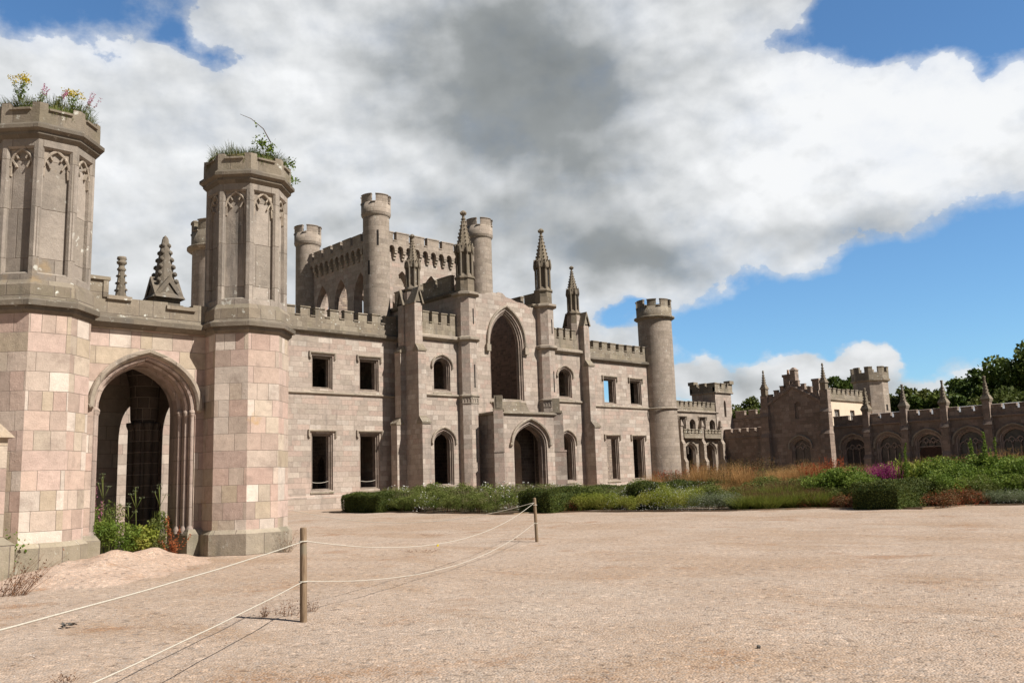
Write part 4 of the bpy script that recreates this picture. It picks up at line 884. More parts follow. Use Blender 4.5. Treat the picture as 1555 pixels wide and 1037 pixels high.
SW = thing('screen_wall', 'shaded stepped battlemented wall between the square tower and the gabled building', 'wall', (90, 54, 0))
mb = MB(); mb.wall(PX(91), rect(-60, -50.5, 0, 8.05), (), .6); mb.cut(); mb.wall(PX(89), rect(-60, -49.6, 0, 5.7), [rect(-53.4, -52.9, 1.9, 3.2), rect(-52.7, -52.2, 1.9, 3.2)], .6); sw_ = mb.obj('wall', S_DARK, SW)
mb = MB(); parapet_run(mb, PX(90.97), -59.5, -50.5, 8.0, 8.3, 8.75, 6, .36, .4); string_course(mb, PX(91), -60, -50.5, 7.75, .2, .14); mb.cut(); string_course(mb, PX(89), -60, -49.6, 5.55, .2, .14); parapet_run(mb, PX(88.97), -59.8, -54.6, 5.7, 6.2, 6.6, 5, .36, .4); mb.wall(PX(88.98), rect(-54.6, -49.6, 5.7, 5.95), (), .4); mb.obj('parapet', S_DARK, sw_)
mb = MB(); mb.box(89.5, 90.9, 50.5, 60, 5.2, 5.5); mb.obj('roof', M_LEAD, SW)
rw = MB(); rw.wall(PY(74), [(78, 0), (88, 0), (88, 6.2), (86, 6.9), (84.6, 6.6), (83, 7.1), (81.5, 6.8), (80, 7.2), (78, 6.6)], (), .8); rwo = rw.obj('rubble_wall', S_RUB); tag(rwo, 'broken sunlit rubble wall glimpsed through a ground floor window of the castle', 'wall')

# ================================================================== gabled building
GB = thing('gabled_building', 'shaded brown stone gabled building with stepped battlements, corner pinnacles and one traceried pointed window', 'building', (80, 45.5, 0))
pl = PX(80); gc = -45.55
gw = arch(gc + .35, 1.0, 1.2, 3.95, 4.8); ni = arch(gc + .42, .38, 6.7, 7.95, 8.4, 6)
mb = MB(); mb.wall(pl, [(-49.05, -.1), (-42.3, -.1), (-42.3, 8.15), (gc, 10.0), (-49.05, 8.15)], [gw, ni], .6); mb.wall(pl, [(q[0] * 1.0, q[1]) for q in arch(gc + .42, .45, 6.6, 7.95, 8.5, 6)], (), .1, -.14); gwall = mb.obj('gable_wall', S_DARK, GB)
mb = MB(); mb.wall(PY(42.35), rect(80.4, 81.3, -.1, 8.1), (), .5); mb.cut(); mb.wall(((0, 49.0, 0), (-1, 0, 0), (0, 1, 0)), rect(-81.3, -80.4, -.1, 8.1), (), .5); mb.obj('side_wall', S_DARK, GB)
mb = MB()
for sg, e in ((-1, -49.05), (1, -42.3)):
    path = [(e, 8.15), (gc, 10.0)] if sg < 0 else [(gc, 10.0), (e, 8.15)]
    mb.mould(pl, path, [(-.25, -.02), (-.2, .14), (0, .16), (.1, .08), (.1, -.02)])
    n = 5
    for i in range(n):
        f0 = i / n; f1 = (i + .58) / n
        ua, ub = e + (gc - e) * f0, e + (gc - e) * f1; za = 8.15 + 1.85 * f0; zb = 8.15 + 1.85 * f1
        zt = zb + .55; a, b = (ua, ub)
        P = [(a, za), (b, zb), (b, zt), (a, zt)] if a < b else [(b, zb), (a, za), (a, zt), (b, zt)]
        mb.wall(pl, P, (), .35, .04); mb.mould(pl, [(min(a, b) - .03, zt), (max(a, b) + .03, zt)], [(0, .1), (.08, .09), (.1, -.15), (.08, -.36), (0, -.37)])
    P = [(e, 8.15), (gc, 10.0), (gc, 10.3), (e, 8.45)] if sg < 0 else [(gc, 10.0), (e, 8.15), (e, 8.45), (gc, 10.3)]
    mb.wall(pl, P, (), .35, .035)
mb.obj('stepped_parapet', S_DARK, gwall)
mb = MB(); mb.face([(80.3, 49.0, 8.0), (81.3, 49.0, 8.0), (81.3, 45.55, 9.8), (80.3, 45.55, 9.8)]); mb.face([(80.3, 42.4, 8.0), (80.3, 45.55, 9.8), (81.3, 45.55, 9.8), (81.3, 42.4, 8.0)]); mb.face([(81.3, 42.4, 8), (81.3, 45.55, 9.8), (81.3, 49, 8)]); mb.face([(81.3, 42.4, 0), (81.3, 42.4, 8), (81.3, 49, 8), (81.3, 49, 0)]); mb.obj('roof', M_SLATE, GB)
wo = window_unit(GB, pl, gw, arch(gc + .35, .88, 1.25, 3.92, 4.68), [(gc + .35 - 1.3, 3.75), (gc + .35 - 1.15, 3.75)] + archtop(gc + .35, 1.15, 3.95, 5.0) + [(gc + .35 + 1.15, 3.75), (gc + .35 + 1.3, 3.75)], None, S_GTRIM, 'window', .6)
def tracery(parent, pl, c, h, z0, zs, za, nl, d):
    mb = MB()
    prof = [(-.045, d - .05), (-.045, d + .03), (.045, d + .03), (.045, d - .05)]
    lw = 2 * h / nl
    for i in range(1, nl): mb.mould(pl, [(c - h + lw * i, z0), (c - h + lw * i, zs)], prof)
    for i in range(nl): mb.mould(pl, archtop(c - h + lw * (i + .5), lw / 2, zs - .02, zs + lw * .62, 6), prof)
    for i in range(nl - 1): mb.mould(pl, archtop(c - h + lw * (i + 1), lw * .42, zs + lw * .30, zs + lw * .95, 5), prof)
    mb.mould(pl, [(c - h, z0 + (zs - z0) * .38), (c + h, z0 + (zs - z0) * .38)], prof)
    mb.obj('tracery', S_GTRIM, parent)
tracery(wo, pl, gc + .35, .88, 1.25, 3.55, 4.68, 2, -.42)
mb = MB(); mb.wall(pl, arch(gc + .35, .87, 1.25, 3.9, 4.66), (), .02, -.47); mb.obj('glass', M_GLASS, wo)
for cy in (48.75, 42.25):
    mb = MB()
    for d, z0, z1 in ((.55, -.1, 5.1), (.36, 5.1, 7.2), (.2, 7.2, 9.3)): mb.box(80 - d, 80.35, cy - .36 - d * .2, cy + .36 + d * .2, z0, z1)
    for d0, z in ((.55, 5.1), (.36, 7.2)): mb.prism([(80 - d0 - .05, cy - .5), (80.3, cy - .5), (80.3, cy + .5), (80 - d0 - .05, cy + .5)], z - .05, z + .4, [(80 - d0 + .2, cy - .4), (80.3, cy - .4), (80.3, cy + .4), (80 - d0 + .2, cy + .4)])
    b = mb.obj('buttress', S_DARK, GB)
    mb = MB(); cx = 80.05; sq = lambda h: [(cx - h, cy - h), (cx + h, cy - h), (cx + h, cy + h), (cx - h, cy + h)]
    mb.prism(sq(.27), 9.2, 10.0); mb.prism(sq(.36), 9.95, 10.35, sq(.2)); mb.prism(octo(cx, cy, .44), 10.1, 11.62, octo(cx, cy, .1))
    for i in range(5):
        for k in range(4):
            a = math.pi / 4 + k * math.pi / 2; z = 10.4 + .24 * i; r = .24 - .035 * i; mb.lathe(cx + math.cos(a) * r, cy + math.sin(a) * r, [(.001, z - .05), (.06, z), (.001, z + .09)], 5)
    mb.lathe(cx, cy, [(.05, 11.55), (.12, 11.66), (.07, 11.74), (.1, 11.82), (.001, 11.9)], 6); mb.obj('pinnacle', S_PINN, GB)
mb = MB(); mb.box(81.0, 81.9, 46.0, 47.1, 9.4, 11.2); mb.box(80.92, 81.98, 45.92, 47.18, 11.05, 11.3); mb.cut(); mb.box(80.2, 80.9, 45.3, 45.85, 9.9, 11.6); mb.prism([(80.15, 45.22), (80.95, 45.22), (80.95, 45.93), (80.15, 45.93)], 11.55, 11.85, [(80.4, 45.5), (80.7, 45.5), (80.7, 45.65), (80.4, 45.65)]); mb.cut(); mb.box(81.4, 82.2, 43.5, 44.2, 8.2, 10.5); mb.box(81.34, 82.26, 43.44, 44.26, 10.4, 10.6)
ch = mb.obj('chimney', S_DARK, GB)
mb = MB(); [mb.lathe(81.45, y, [(.13, 11.3), (.10, 11.75), (.12, 11.8), (.08, 11.8)], 10) for y in (46.3, 46.75) if not mb.cut()]; mb.obj('chimney_pot', M_POT, ch)

# ================================================================== cloister range along the right
CL = thing('cloister_range', 'long low shaded brown stone range with a row of wide traceried windows and slender pinnacles', 'building', (84, 22, 0))
pl = PX(84); P0, PITCH = 40.1, 3.665; NB = 13
cen = [-(P0 + PITCH / 2 - PITCH * i) for i in range(NB)]; cen[0] += .15
ops = [arch(c, 1.22, .9, 3.75, 4.82, 9, .8) for c in cen]
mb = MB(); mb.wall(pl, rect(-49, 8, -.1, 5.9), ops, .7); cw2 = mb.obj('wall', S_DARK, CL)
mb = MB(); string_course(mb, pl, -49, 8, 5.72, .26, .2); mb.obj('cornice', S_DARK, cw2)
for i in range(NB):
    c = cen[i]
    inn = arch(c, 1.02, .95, 3.7, 4.62, 9, .8)
    door = (i == 2)
    o = window_unit(CL, pl, ops[i], inn, [(c - 1.36, 3.55)] + archtop(c, 1.34, 3.75, 5.0, 9, .8) + [(c + 1.36, 3.55)], None, S_GTRIM, 'doorway' if door else 'window', .7)
    if door:
        mb = MB(); mb.wall(pl, arch(c, 1.01, .0, 3.0, 3.55, 7), (), .08, -.52); mb.obj('door', M_OAK, o); tracery(o, pl, c, 1.02, 3.4, 3.62, 4.6, 3, -.46)
        mb = MB(); mb.wall(pl, arch(c, 1.01, .95, 3.7, 4.6, 9, .8), (), .02, -.62); mb.obj('glass', M_GLASS, o)
    else:
        tracery(o, pl, c, 1.02, .95, 3.35, 4.6, 3, -.46); mb = MB(); mb.wall(pl, arch(c, 1.01, .95, 3.7, 4.6, 9, .8), (), .02, -.55); mb.obj('glass', M_GLASS, o)
mb = MB()
for i in range(NB):
    u0, u1 = -(P0 - PITCH * (i - 1)), -(P0 - PITCH * i); u0, u1 = (-43.6, u1) if i == 0 else (u0, u1)
    parapet_run(mb, PX(83.96), u0, u1, 5.95, 6.35, 6.78, 3 if i else 2, .24, .38)
mb.obj('parapet', S_DARK, cw2)
mb = MB(); mb.face([(84.4, 42, 6.3), (84.4, -8, 6.3), (87.4, -8, 7.1), (87.4, 42, 7.1)]); mb.face([(87.4, 42, 7.1), (87.4, -8, 7.1), (94, -8, 6), (94, 42, 6)]); mb.wall(PXp(94), rect(-8, 42, 0, 6), (), .4); [mb.box(84.5, 88.2, -8 + 1.2 * i, -7.93 + 1.2 * i, 6.3, 6.31) for i in range(0)]; mb.obj('roof', M_LEAD, CL)
for i in range(NB):
    cy = P0 - PITCH * i; mb = MB()
    mb.box(83.15, 84.0, cy - .36, cy + .36, -.1, 2.6); mb.prism([(83.1, cy - .4), (84, cy - .4), (84, cy + .4), (83.1, cy + .4)], 2.55, 3.0, [(83.4, cy - .33), (84, cy - .33), (84, cy + .33), (83.4, cy + .33)]); mb.box(83.4, 84, cy - .32, cy + .32, 2.6, 5.2)
    mb.prism([(83.3, cy - .4), (84, cy - .4), (84, cy + .4), (83.3, cy + .4)], 5.1, 5.75, [(83.62, cy - .3), (84, cy - .3), (84, cy + .3), (83.62, cy + .3)]); mb.box(83.5, 84.2, cy - .29, cy + .29, 5.3, 7.2)
    b = mb.obj('buttress', S_DARK, CL)
    mb = MB(); cx = 83.85; sq = lambda h: [(cx - h, cy - h), (cx + h, cy - h), (cx + h, cy + h), (cx - h, cy + h)]
    mb.prism(sq(.33), 7.1, 7.35, sq(.42)); mb.prism(sq(.42), 7.35, 7.75, sq(.24)); mb.prism(octo(cx, cy, .5), 7.5, 9.1, octo(cx, cy, .14))
    for j in range(4):
        for k in range(4):
            a = math.pi / 4 + k * math.pi / 2; z = 7.85 + .28 * j; r = .27 - .04 * j; mb.lathe(cx + math.cos(a) * r, cy + math.sin(a) * r, [(.001, z - .05), (.065, z), (.001, z + .1)], 5)
    mb.lathe(cx, cy, [(.06, 9.05), (.13, 9.12), (.07, 9.2), (.13, 9.28), (.12, 9.38), (.001, 9.42)], 6); mb.obj('pinnacle', S_PINN, CL)

# cream house with octagonal tower behind the cloister
HS = thing('cream_house', 'cream rendered house with battlemented stone parapet and an octagonal stone tower behind the cloister', 'house', (98, 48, 0))
pl = PY(48); mb = MB(); wr = [rect(92.75, 93.95, 6.9, 8.25), rect(96.4, 97.45, 6.9, 8.25)]; mb.wall(pl, rect(86.5, 102, 0, 9.3), wr, .4); mb.wall(PX(86.5), rect(-52.3, -48, 0, 9.3), (), .4); hw_ = mb.obj('wall', M_RENDER, HS)
for r in wr:
    u0, u1, z0, z1 = r[0][0], r[1][0], r[0][1], r[2][1]
    o = window_unit(HS, pl, r, rect(u0 + .1, u1 - .1, z0 + .1, z1 - .1), None, (u0 - .08, u1 + .08, z0 + .06, .12), S_TRIM, 'window', .4)
    mb = MB(); mb.wall(pl, rect(u0, u1, z0, z1), [rect(u0 + .16, (u0 + u1) / 2 - .04, z0 + .15, z1 - .15), rect((u0 + u1) / 2 + .04, u1 - .16, z0 + .15, z1 - .15)], .06, -.25); mb.obj('sash', M_WHITE, o)
    mb = MB(); mb.wall(pl, rect(u0, u1, z0, z1), (), .02, -.30); mb.obj('glass', M_GLASS, o)
mb = MB(); string_course(mb, pl, 86.5, 102, 9.2, .2, .2); parapet_run(mb, PY(48.0), 86.5, 102, 9.38, 10.05, 10.5, 15, .36, .35); mb.obj('parapet', S_MOSS, hw_)
mb = MB(); cx, cy = 102.9, 48.4; mb.prism(octo(cx, cy, 3.6), 0, 11.9, cap=False); ot = mb.obj('octagonal_tower', S_TOWER, HS)
mb = MB(); mb.prism(octo(cx, cy, 3.6), 11.7, 11.85, octo(cx, cy, 4.1)); mb.prism(octo(cx, cy, 4.1), 11.85, 12.05); mb.prism(octo(cx, cy, 3.9), 12.05, 12.75, cap=False); mb.prism(octo(cx, cy, 3.2), 12.05, 12.5)
P = octo(cx, cy, 3.9)
for k in range(8):
    a0, a1 = P[k], P[(k + 1) % 8]; L = math.hypot(a1[0] - a0[0], a1[1] - a0[1]); U = ((a1[0] - a0[0]) / L, (a1[1] - a0[1]) / L, 0); N = (U[1], -U[0], 0); pq = ((a0[0], a0[1], 0), U, N)
    mb.wall(pq, rect(0, L, 12.5, 12.8), (), .3, -.003)
    for a, b in ((0, L * .3), (L * .7, L)): mb.wall(pq, rect(a, b, 12.78, 13.4), (), .34, .004); mb.mould(pq, [(a, 13.4), (b, 13.4)], [(0, .06), (.08, .05), (.08, -.35), (0, -.36)])
mb.obj('parapet', S_MOSS, ot)
mb = MB(); a = -math.pi * 3 / 4; c = (cx - .1 + math.cos(-math.pi / 2) * 1.78, cy - 1.78); mb.obox(c, (0, -1), .04, .22, 8.3, 9.0); mb.obj('arrow_slit', M_BLACK, ot)
#--PLANTS--

# ================================================================== planting helpers
def rvec(n):
    v = RNG.normal(size=(n, 3)); return v / np.linalg.norm(v, axis=1, keepdims=True)
def mesh_np(name, V, F, UV, mat, parent=None, smooth=False):
    me = bpy.data.meshes.new(name); n, k = F.shape
    me.vertices.add(len(V)); me.vertices.foreach_set('co', np.ascontiguousarray(V, dtype=np.float32).ravel())
    me.loops.add(n * k); me.loops.foreach_set('vertex_index', F.ravel().astype(np.int32))
    me.polygons.add(n); me.polygons.foreach_set('loop_start', np.arange(0, n * k, k, dtype=np.int32))
    ul = me.uv_layers.new(name='UVMap'); ul.data.foreach_set('uv', UV[F.ravel()].astype(np.float32).ravel())
    me.materials.append(mat); me.update(calc_edges=True); me.validate()
    o = bpy.data.objects.new(name, me); COL.objects.link(o)
    if parent is not None: attach(o, parent)
    if name in ('flower', 'leaf', 'flower_spike', 'stalk', 'flower_stalk', 'overhang', 'seed_head'): o['kind'] = 'stuff'
    return o
def leaves(name, c, size, mat, parent=None, aspect=.5, up=.0, tone=None):
    n = len(c); a = rvec(n); nn = rvec(n); nn[:, 2] += up; nn /= np.linalg.norm(nn, axis=1, keepdims=True)
    a = np.cross(nn, a); a /= np.linalg.norm(a, axis=1, keepdims=True) + 1e-9; b = np.cross(nn, a)
    s_ = (size * RNG.uniform(.65, 1.3, n))[:, None]
    V = np.stack([c - a * s_ * .5, c + b * s_ * aspect * .5 - a * s_ * .05, c + a * s_ * .5, c - b * s_ * aspect * .5 - a * s_ * .05], 1).reshape(-1, 3)
    F = np.arange(4 * n).reshape(n, 4); t = RNG.uniform(0, 1, n) if tone is None else np.clip(tone + RNG.normal(0, .12, n), 0, 1)
    UV = np.repeat(np.stack([t, np.zeros(n)], 1), 4, 0); return mesh_np(name, V, F, UV, mat, parent)
def blades(name, root, tip, w, mat, parent=None, droop=.15, segs=3):
    n = len(root); d = tip - root; L = np.linalg.norm(d, axis=1, keepdims=True); side = np.cross(d / L, rvec(n)); side /= np.linalg.norm(side, axis=1, keepdims=True) + 1e-9
    rows = []; uv = []; t0 = RNG.uniform(0, 1, n)
    hd = d.copy(); hd[:, 2] = 0
    for i in range(segs + 1):
        f = i / segs; p = root + d * f + hd * droop * f * f; p[:, 2] -= (L[:, 0] * droop * .5) * f ** 3
        ww = (w * (1 - .75 * f))
        rows += [p - side * ww / 2, p + side * ww / 2]; uv += [np.stack([t0, np.full(n, f)], 1)] * 2
    V = np.stack(rows, 1).reshape(-1, 3); UV = np.stack(uv, 1).reshape(-1, 2); k = 2 * (segs + 1); base = (np.arange(n) * k)[:, None]
    F = np.concatenate([base + np.array([[2 * i, 2 * i + 1, 2 * i + 3, 2 * i + 2]]) for i in range(segs)], 0)
    return mesh_np(name, V, F, UV, mat, parent)
def dome(n, r, h, shell=.55, zmin=.03):
    v = rvec(n); v[:, 2] = np.abs(v[:, 2]); q = RNG.uniform(shell, 1.0, n) ** .6
    lump = 1 + .16 * np.sin(v[:, 0] * 5 + 1.3) * np.sin(v[:, 1] * 6 + .4) + .10 * np.sin(v[:, 2] * 9 + v[:, 0] * 7)
    p = v * (q * lump)[:, None] * np.array([r, r, h]); p[:, 2] = np.maximum(p[:, 2], zmin + RNG.uniform(0, .05, n)); return p
def lumpy(n, r, h, k, seed, lr=.45):
    """leaves gathered in k lumps through a crown volume, so the outline is uneven and has gaps"""
    rg = np.random.default_rng(seed); c = rg.normal(size=(k, 3)); c /= np.linalg.norm(c, axis=1, keepdims=True); c[:, 2] = c[:, 2] * .75 + .25
    c *= rg.uniform(.35, .82, k)[:, None]; c = c * np.array([r, r, h * .5]) + np.array([0, 0, h * .5])
    i = rg.integers(0, k, n); q = rvec(n) * (RNG.uniform(.25, 1, n) ** .5)[:, None] * lr * r * np.array([1, 1, .8]); p = c[i] + q
    p[:, 2] = np.maximum(p[:, 2], .03); tone = rg.uniform(.1, .9, k)[i]; return p, tone
def disc(n, r): a = RNG.uniform(0, 2 * np.pi, n); q = r * np.sqrt(RNG.uniform(0, 1, n)); return np.stack([q * np.cos(a), q * np.sin(a), np.zeros(n)], 1)
def spikes(n, r, h0, h1, m, w, mat, name, parent, per=18, sl=.25, size=.035):
    b = disc(n, r); h = RNG.uniform(h0, h1, n); lean = RNG.normal(0, .08, (n, 2)); P = []
    for i in range(n):
        t = RNG.uniform(1 - sl, 1, per); P.append(np.stack([b[i, 0] * (1 + .25 * t) + lean[i, 0] * t + RNG.normal(0, size * .3, per), b[i, 1] * (1 + .25 * t) + lean[i, 1] * t + RNG.normal(0, size * .3, per), h[i] * t], 1))
    leaves(name, np.concatenate(P), size, mat, parent, .5)
    tip = np.stack([b[:, 0] * 1.25 + lean[:, 0], b[:, 1] * 1.25 + lean[:, 1], h], 1); return b, tip

def p_leafy(h=1.5, r=.8, mat=None, size=.085, n=3000, seed=1):
    o = thing('leafy_shrub', '', 'shrub'); p, t = lumpy(n, r, h, 16, seed, .5); leaves('foliage', p, size, mat or L_GREEN, o, .45, .35, t)
    b = disc(14, .15); blades('stem', b, b * 3 + np.array([0, 0, h * .7]), .02, L_DEAD, o, .1, 2); return o
def p_tawny(h=1.7, r=.5, n=620):
    o = thing('tawny_grass', '', 'grass clump'); b = disc(n, .28); d = disc(n, r * 1.1); t = b + d; t[:, 2] = h * RNG.uniform(.62, 1.0, n); blades('flower_stalk', b, t, .012, L_ORANGE, o, .16, 3)
    b = disc(300, .3); t = b * 1.2 + disc(300, r); t[:, 2] = h * RNG.uniform(.25, .5, 300); blades('foliage', b, t, .016, L_GRASS, o, .4, 3)
    hd = disc(900, 1.0); f = RNG.uniform(.6, 1.02, 900); p = hd * (r * 1.25 * f)[:, None]; p[:, 2] = h * f - .05; leaves('seed_head', p, .035, L_ORANGE, o, .3); return o
def p_green(h=1.0, r=.6, n=900):
    o = thing('green_grass', '', 'grass clump'); b = disc(n, .35); t = b * 1.1 + disc(n, r); t[:, 2] = h * RNG.uniform(.5, 1, n); blades('foliage', b, t, .014, L_GRASS, o, .22, 3)
    t = disc(220, r * .9); b = t * .4; t[:, 2] = h * RNG.uniform(.9, 1.15, 220); blades('flower_stalk', b, t, .008, L_BROWNF, o, .12, 3); return o
def p_rose(h=1.35, r=.8, seed=3):
    o = thing('rose_bush', '', 'shrub'); p, t = lumpy(2600, r, h, 14, seed, .5); leaves('foliage', p, .07, L_MID, o, .55, .4, t)
    f = dome(46, r * .95, h * .98, .95); P = np.repeat(f, 5, 0) + RNG.normal(0, .022, (230, 3)); leaves('flower', P, .06, L_WHT, o, .8); return o
def p_feath(h=1.5, r=.7, seed=4):
    o = thing('feathery_perennial', '', 'perennial'); p, t = lumpy(1900, r, h * .82, 12, seed, .5); leaves('foliage', p, .075, L_MID, o, .35, .2, t)
    b, t = spikes(70, r * .9, h * .75, h * 1.02, 0, .01, L_FEATH, 'flower_spike', o, 22, .26, .028); blades('stem', b, t, .007, L_MID, o, .0, 2); return o
def p_dome(name, cat, h, r, mat, fl=None, nf=300, fsize=.03, size=.05, n=2200, seed=5):
    o = thing(name, '', cat); p, t = lumpy(n, r, h, 12, seed, .5); leaves('foliage', p, size, mat, o, .5, .4, t)
    if fl: leaves('flower', dome(nf, r, h, .9), fsize, fl, o, .7, .8)
    return o
def p_spire(name, cat, h, r, fmat, leaf, n=60, per=26, sl=.35, fsize=.035):
    o = thing(name, '', cat); p, t = lumpy(1200, r, h * .7, 9, 6, .5); leaves('foliage', p, .07, leaf, o, .4, .3, t)
    b, t = spikes(n, r * .85, h * .7, h, 0, .01, fmat, 'flower_spike', o, per, sl, fsize); blades('stem', b, t, .008, leaf, o, 0, 2); return o

def hedge(name, label, x0, x1, y0, y1, h, skew=0.0):
    o = thing(name, label, 'hedge', ((x0 + x1) / 2, (y0 + y1) / 2, 0), 'clipped yew hedges in the border'); dx, dy = x1 - x0, y1 - y0
    S = 2 * (dx + dy) * h + dx * dy; n = int(min(42000, 1500 * S)); P = []
    for (ax, sg, ar) in ((0, 0, dy * h), (0, 1, dy * h), (1, 0, dx * h), (1, 1, dx * h), (2, 1, dx * dy)):
        k = int(n * ar / S); q = np.stack([RNG.uniform(0, 1, k) * dx + x0, RNG.uniform(0, 1, k) * dy + y0, RNG.uniform(0, 1, k) ** .9 * h], 1); q[:, ax] = [(x0, x1), (y0, y1), (0, h)][ax][sg]
        rc = np.zeros(k)
        for a_, l0, l1 in ((0, x0, x1), (1, y0, y1), (2, -9., h)):
            if a_ != ax: rc += np.exp(-(l1 - q[:, a_]) / .12) + np.exp(-(q[:, a_] - l0) / .12)
        wob = (-.13 * rc * (1 if sg else -1)) + .08 * np.sin(q[:, 0] * 2.3 + q[:, 2] * 3 + x0) * np.sin(q[:, 1] * 1.9 + y0) + .04 * np.sin(q[:, 1] * 4.7 + q[:, 2] * 5 + 1) + RNG.normal(0, .042, k); q[:, ax] += wob * (1 if ax == 2 else 1); P.append(q)
    P = np.concatenate(P); leaves('foliage', P, .075, L_YEW, o, .40, .1)
    mb = MB(); mb.prism([(x0 + .16, y0 + .16), (x1 - .16, y0 + .16), (x1 - .16, y1 - .16), (x0 + .16, y1 - .16)], 0, h - .3, None, False); mb.prism([(x0 + .16, y0 + .16), (x1 - .16, y0 + .16), (x1 - .16, y1 - .16), (x0 + .16, y1 - .16)], h - .3, h - .12, [(x0 + .3, y0 + .3), (x1 - .3, y0 + .3), (x1 - .3, y1 - .3), (x0 + .3, y1 - .3)]); mb.obj('inner_growth', L_YEW, o); return o

# ------------------------------------------------------------------ the border
FE = [(500, 778.5), (585, 778), (770, 781), (830, 778), (930, 777), (985, 777), (1060, 777), (1125, 776), (1250, 772), (1315, 772), (1395, 773), (1480, 768), (1600, 766), (1750, 765)]
def fedge(px): return np.interp(px, [a for a, b in FE], [b for a, b in FE])
bed = [tuple(gpt(px, fedge(px))[:2]) for px in range(500, 1741, 20)]
sheet('planting_bed', bed + [(80, -3), (79, 41), (74, 56), (62, 52.5), (38, 52.5), (31, 52.5)], .02, M_SOIL)
mb = MB(); q = [Vector((*b, 0)) for b in bed]
for a, b in zip(q, q[1:]):
    d = (b - a).normalized(); n = Vector((d.y, -d.x, 0)) * .025
    mb.prism([tuple((a - n)[:2]), tuple((b - n)[:2]), tuple((b + n)[:2]), tuple((a + n)[:2])], -.03, .065)
tag(mb.obj('bed_edging', M_WOOD), 'thin low timber edging between the gravel and the flower border', 'edging')

hedge('yew_hedge', 'dark clipped yew hedge at the left end of the border, before the castle wing', 30.1, 33.2, 44.4, 48.6, 1.10)
hedge('yew_hedge', 'dark clipped yew hedge behind the far rope post, between roses and lime green shrubs', 30.9, 39.0, 31.0, 33.3, 1.10)
hedge('yew_hedge', 'dark clipped yew hedge by the gap in the border, left of the pale flowering shrub', 34.2, 43.0, 27.0, 29.0, 1.22)
hedge('yew_hedge', 'large dark clipped yew hedge block at the gravel edge, right of the rust coloured sedum', 34.95, 46.0, 15.7, 17.7, 1.04)

PROT = {}
TOPH = {}
def proto(k, fn):
    o = fn(); PROT[k] = [o, False]; TOPH[k] = float(np.percentile(np.concatenate([[v.co.z for v in c.data.vertices] for c in o.children]), 99.2)); return o
proto('leafy', lambda: p_leafy(1.6, .85, L_GREEN, .095, 3000, 1)); proto('leafy2', lambda: p_leafy(1.5, .8, L_MID, .08, 2800, 9)); proto('tawny', p_tawny); proto('green', p_green); proto('rose', p_rose); proto('feath', p_feath)
proto('sedum', lambda: p_dome('sedum', 'sedum', .62, .62, L_SED, L_RED, 420, .035, .05)); proto('pale', lambda: p_dome('pale_shrub', 'shrub', 1.15, .75, L_LIME, L_WHT, 260, .035, .055, 2600, 12)); proto('grey', lambda: p_dome('grey_shrub', 'shrub', .95, .72, L_GREYG, L_WHT, 150, .028, .05, 2600, 13))
proto('lime', lambda: p_dome('lime_shrub', 'shrub', .95, .75, L_LIME, None, 0, 0, .065, 2600, 14)); proto('magenta', lambda: p_spire('magenta_perennial', 'perennial', 1.5, .6, L_PURPLE, L_MID, 110, 34, .42, .045)); proto('rust', lambda: p_spire('rust_perennial', 'perennial', 1.5, .6, L_RED, L_MID, 80, 22, .2, .04)); proto('brown', lambda: p_spire('seedhead_perennial', 'perennial', 1.5, .6, L_BROWNF, L_MID, 90, 20, .28, .035))
proto('tall', lambda: p_spire('tall_spire_plant', 'perennial', 2.5, .28, L_GREEN, L_GREEN, 5, 150, .62, .07))
LAB = {'leafy': ('bright green leafy shrub in the tall right part of the border', 'leafy shrubs of the border'), 'leafy2': ('dull green bushy plant among the flowers of the border', 'dull green plants of the border'),
       'tawny': ('tawny orange ornamental grass clump rising behind the green plants of the border', 'tawny grasses of the border'), 'green': ('fresh green upright grass clump along the gravel edge of the border', 'green grasses of the border'),
       'rose': ('green rose bush with small white flowers in front of the castle', 'white rose bushes of the border'), 'feath': ('green perennial with pale feathery spikes in front of the castle entrance', 'feathery perennials of the border'),
       'sedum': ('low rust red sedum clump at the gravel edge', 'sedums of the border'), 'pale': ('yellow green shrub dotted with small white flowers at the gravel edge', 'pale flowering shrubs of the border'), 'grey': ('low grey green mounded shrub at the gravel edge', 'grey green shrubs of the border'),
       'lime': ('lime green low shrub in the border', 'lime green shrubs of the border'), 'magenta': ('magenta purple flowering clump behind the large hedge block', 'magenta flowers of the border'), 'rust': ('rust red flowering perennial before the shaded stone buildings', 'rust red flowers of the border'),
       'brown': ('brown seed head perennial mixed into the orange grasses', 'brown seed heads of the border'), 'tall': ('tall single green plant spire rising above the right shrubs', 'tall plant spires of the border')}
HF = np.array([0.68, 0.733])
def hor(px, y): return 730 - .033 * (px - 777)
def place(kind, px, t, h=None, ytop=None, wid=1.0):
    f = gpt(px, fedge(px)); d = f[:2] / np.linalg.norm(f[:2]); p = f[:2] + d * t
    if h is None: h = 1.6 + (hor(px, 0) - ytop) / 1348. * float(p @ HF)
    h = max(.35, h) * random.choice((random.uniform(.9, 1.03), random.uniform(.9, 1.03), random.uniform(1.0, 1.12))) * (random.uniform(.74, 1.1) if kind in ('tawny', 'brown') else 1.0); o0 = PROT[kind]
    if not o0[1]: o = o0[0]; o0[1] = True
    else: o = copy_tree(o0[0])
    k = h / TOPH[kind]; o.location = (p[0], p[1], .0); w_ = wid * random.uniform(.9, 1.15) * (.45 + .55 * k); o.scale = (w_, w_, k); o.rotation_euler = (0, 0, random.uniform(0, 6.28))
    o['label'], o['group'] = LAB[kind]; return o
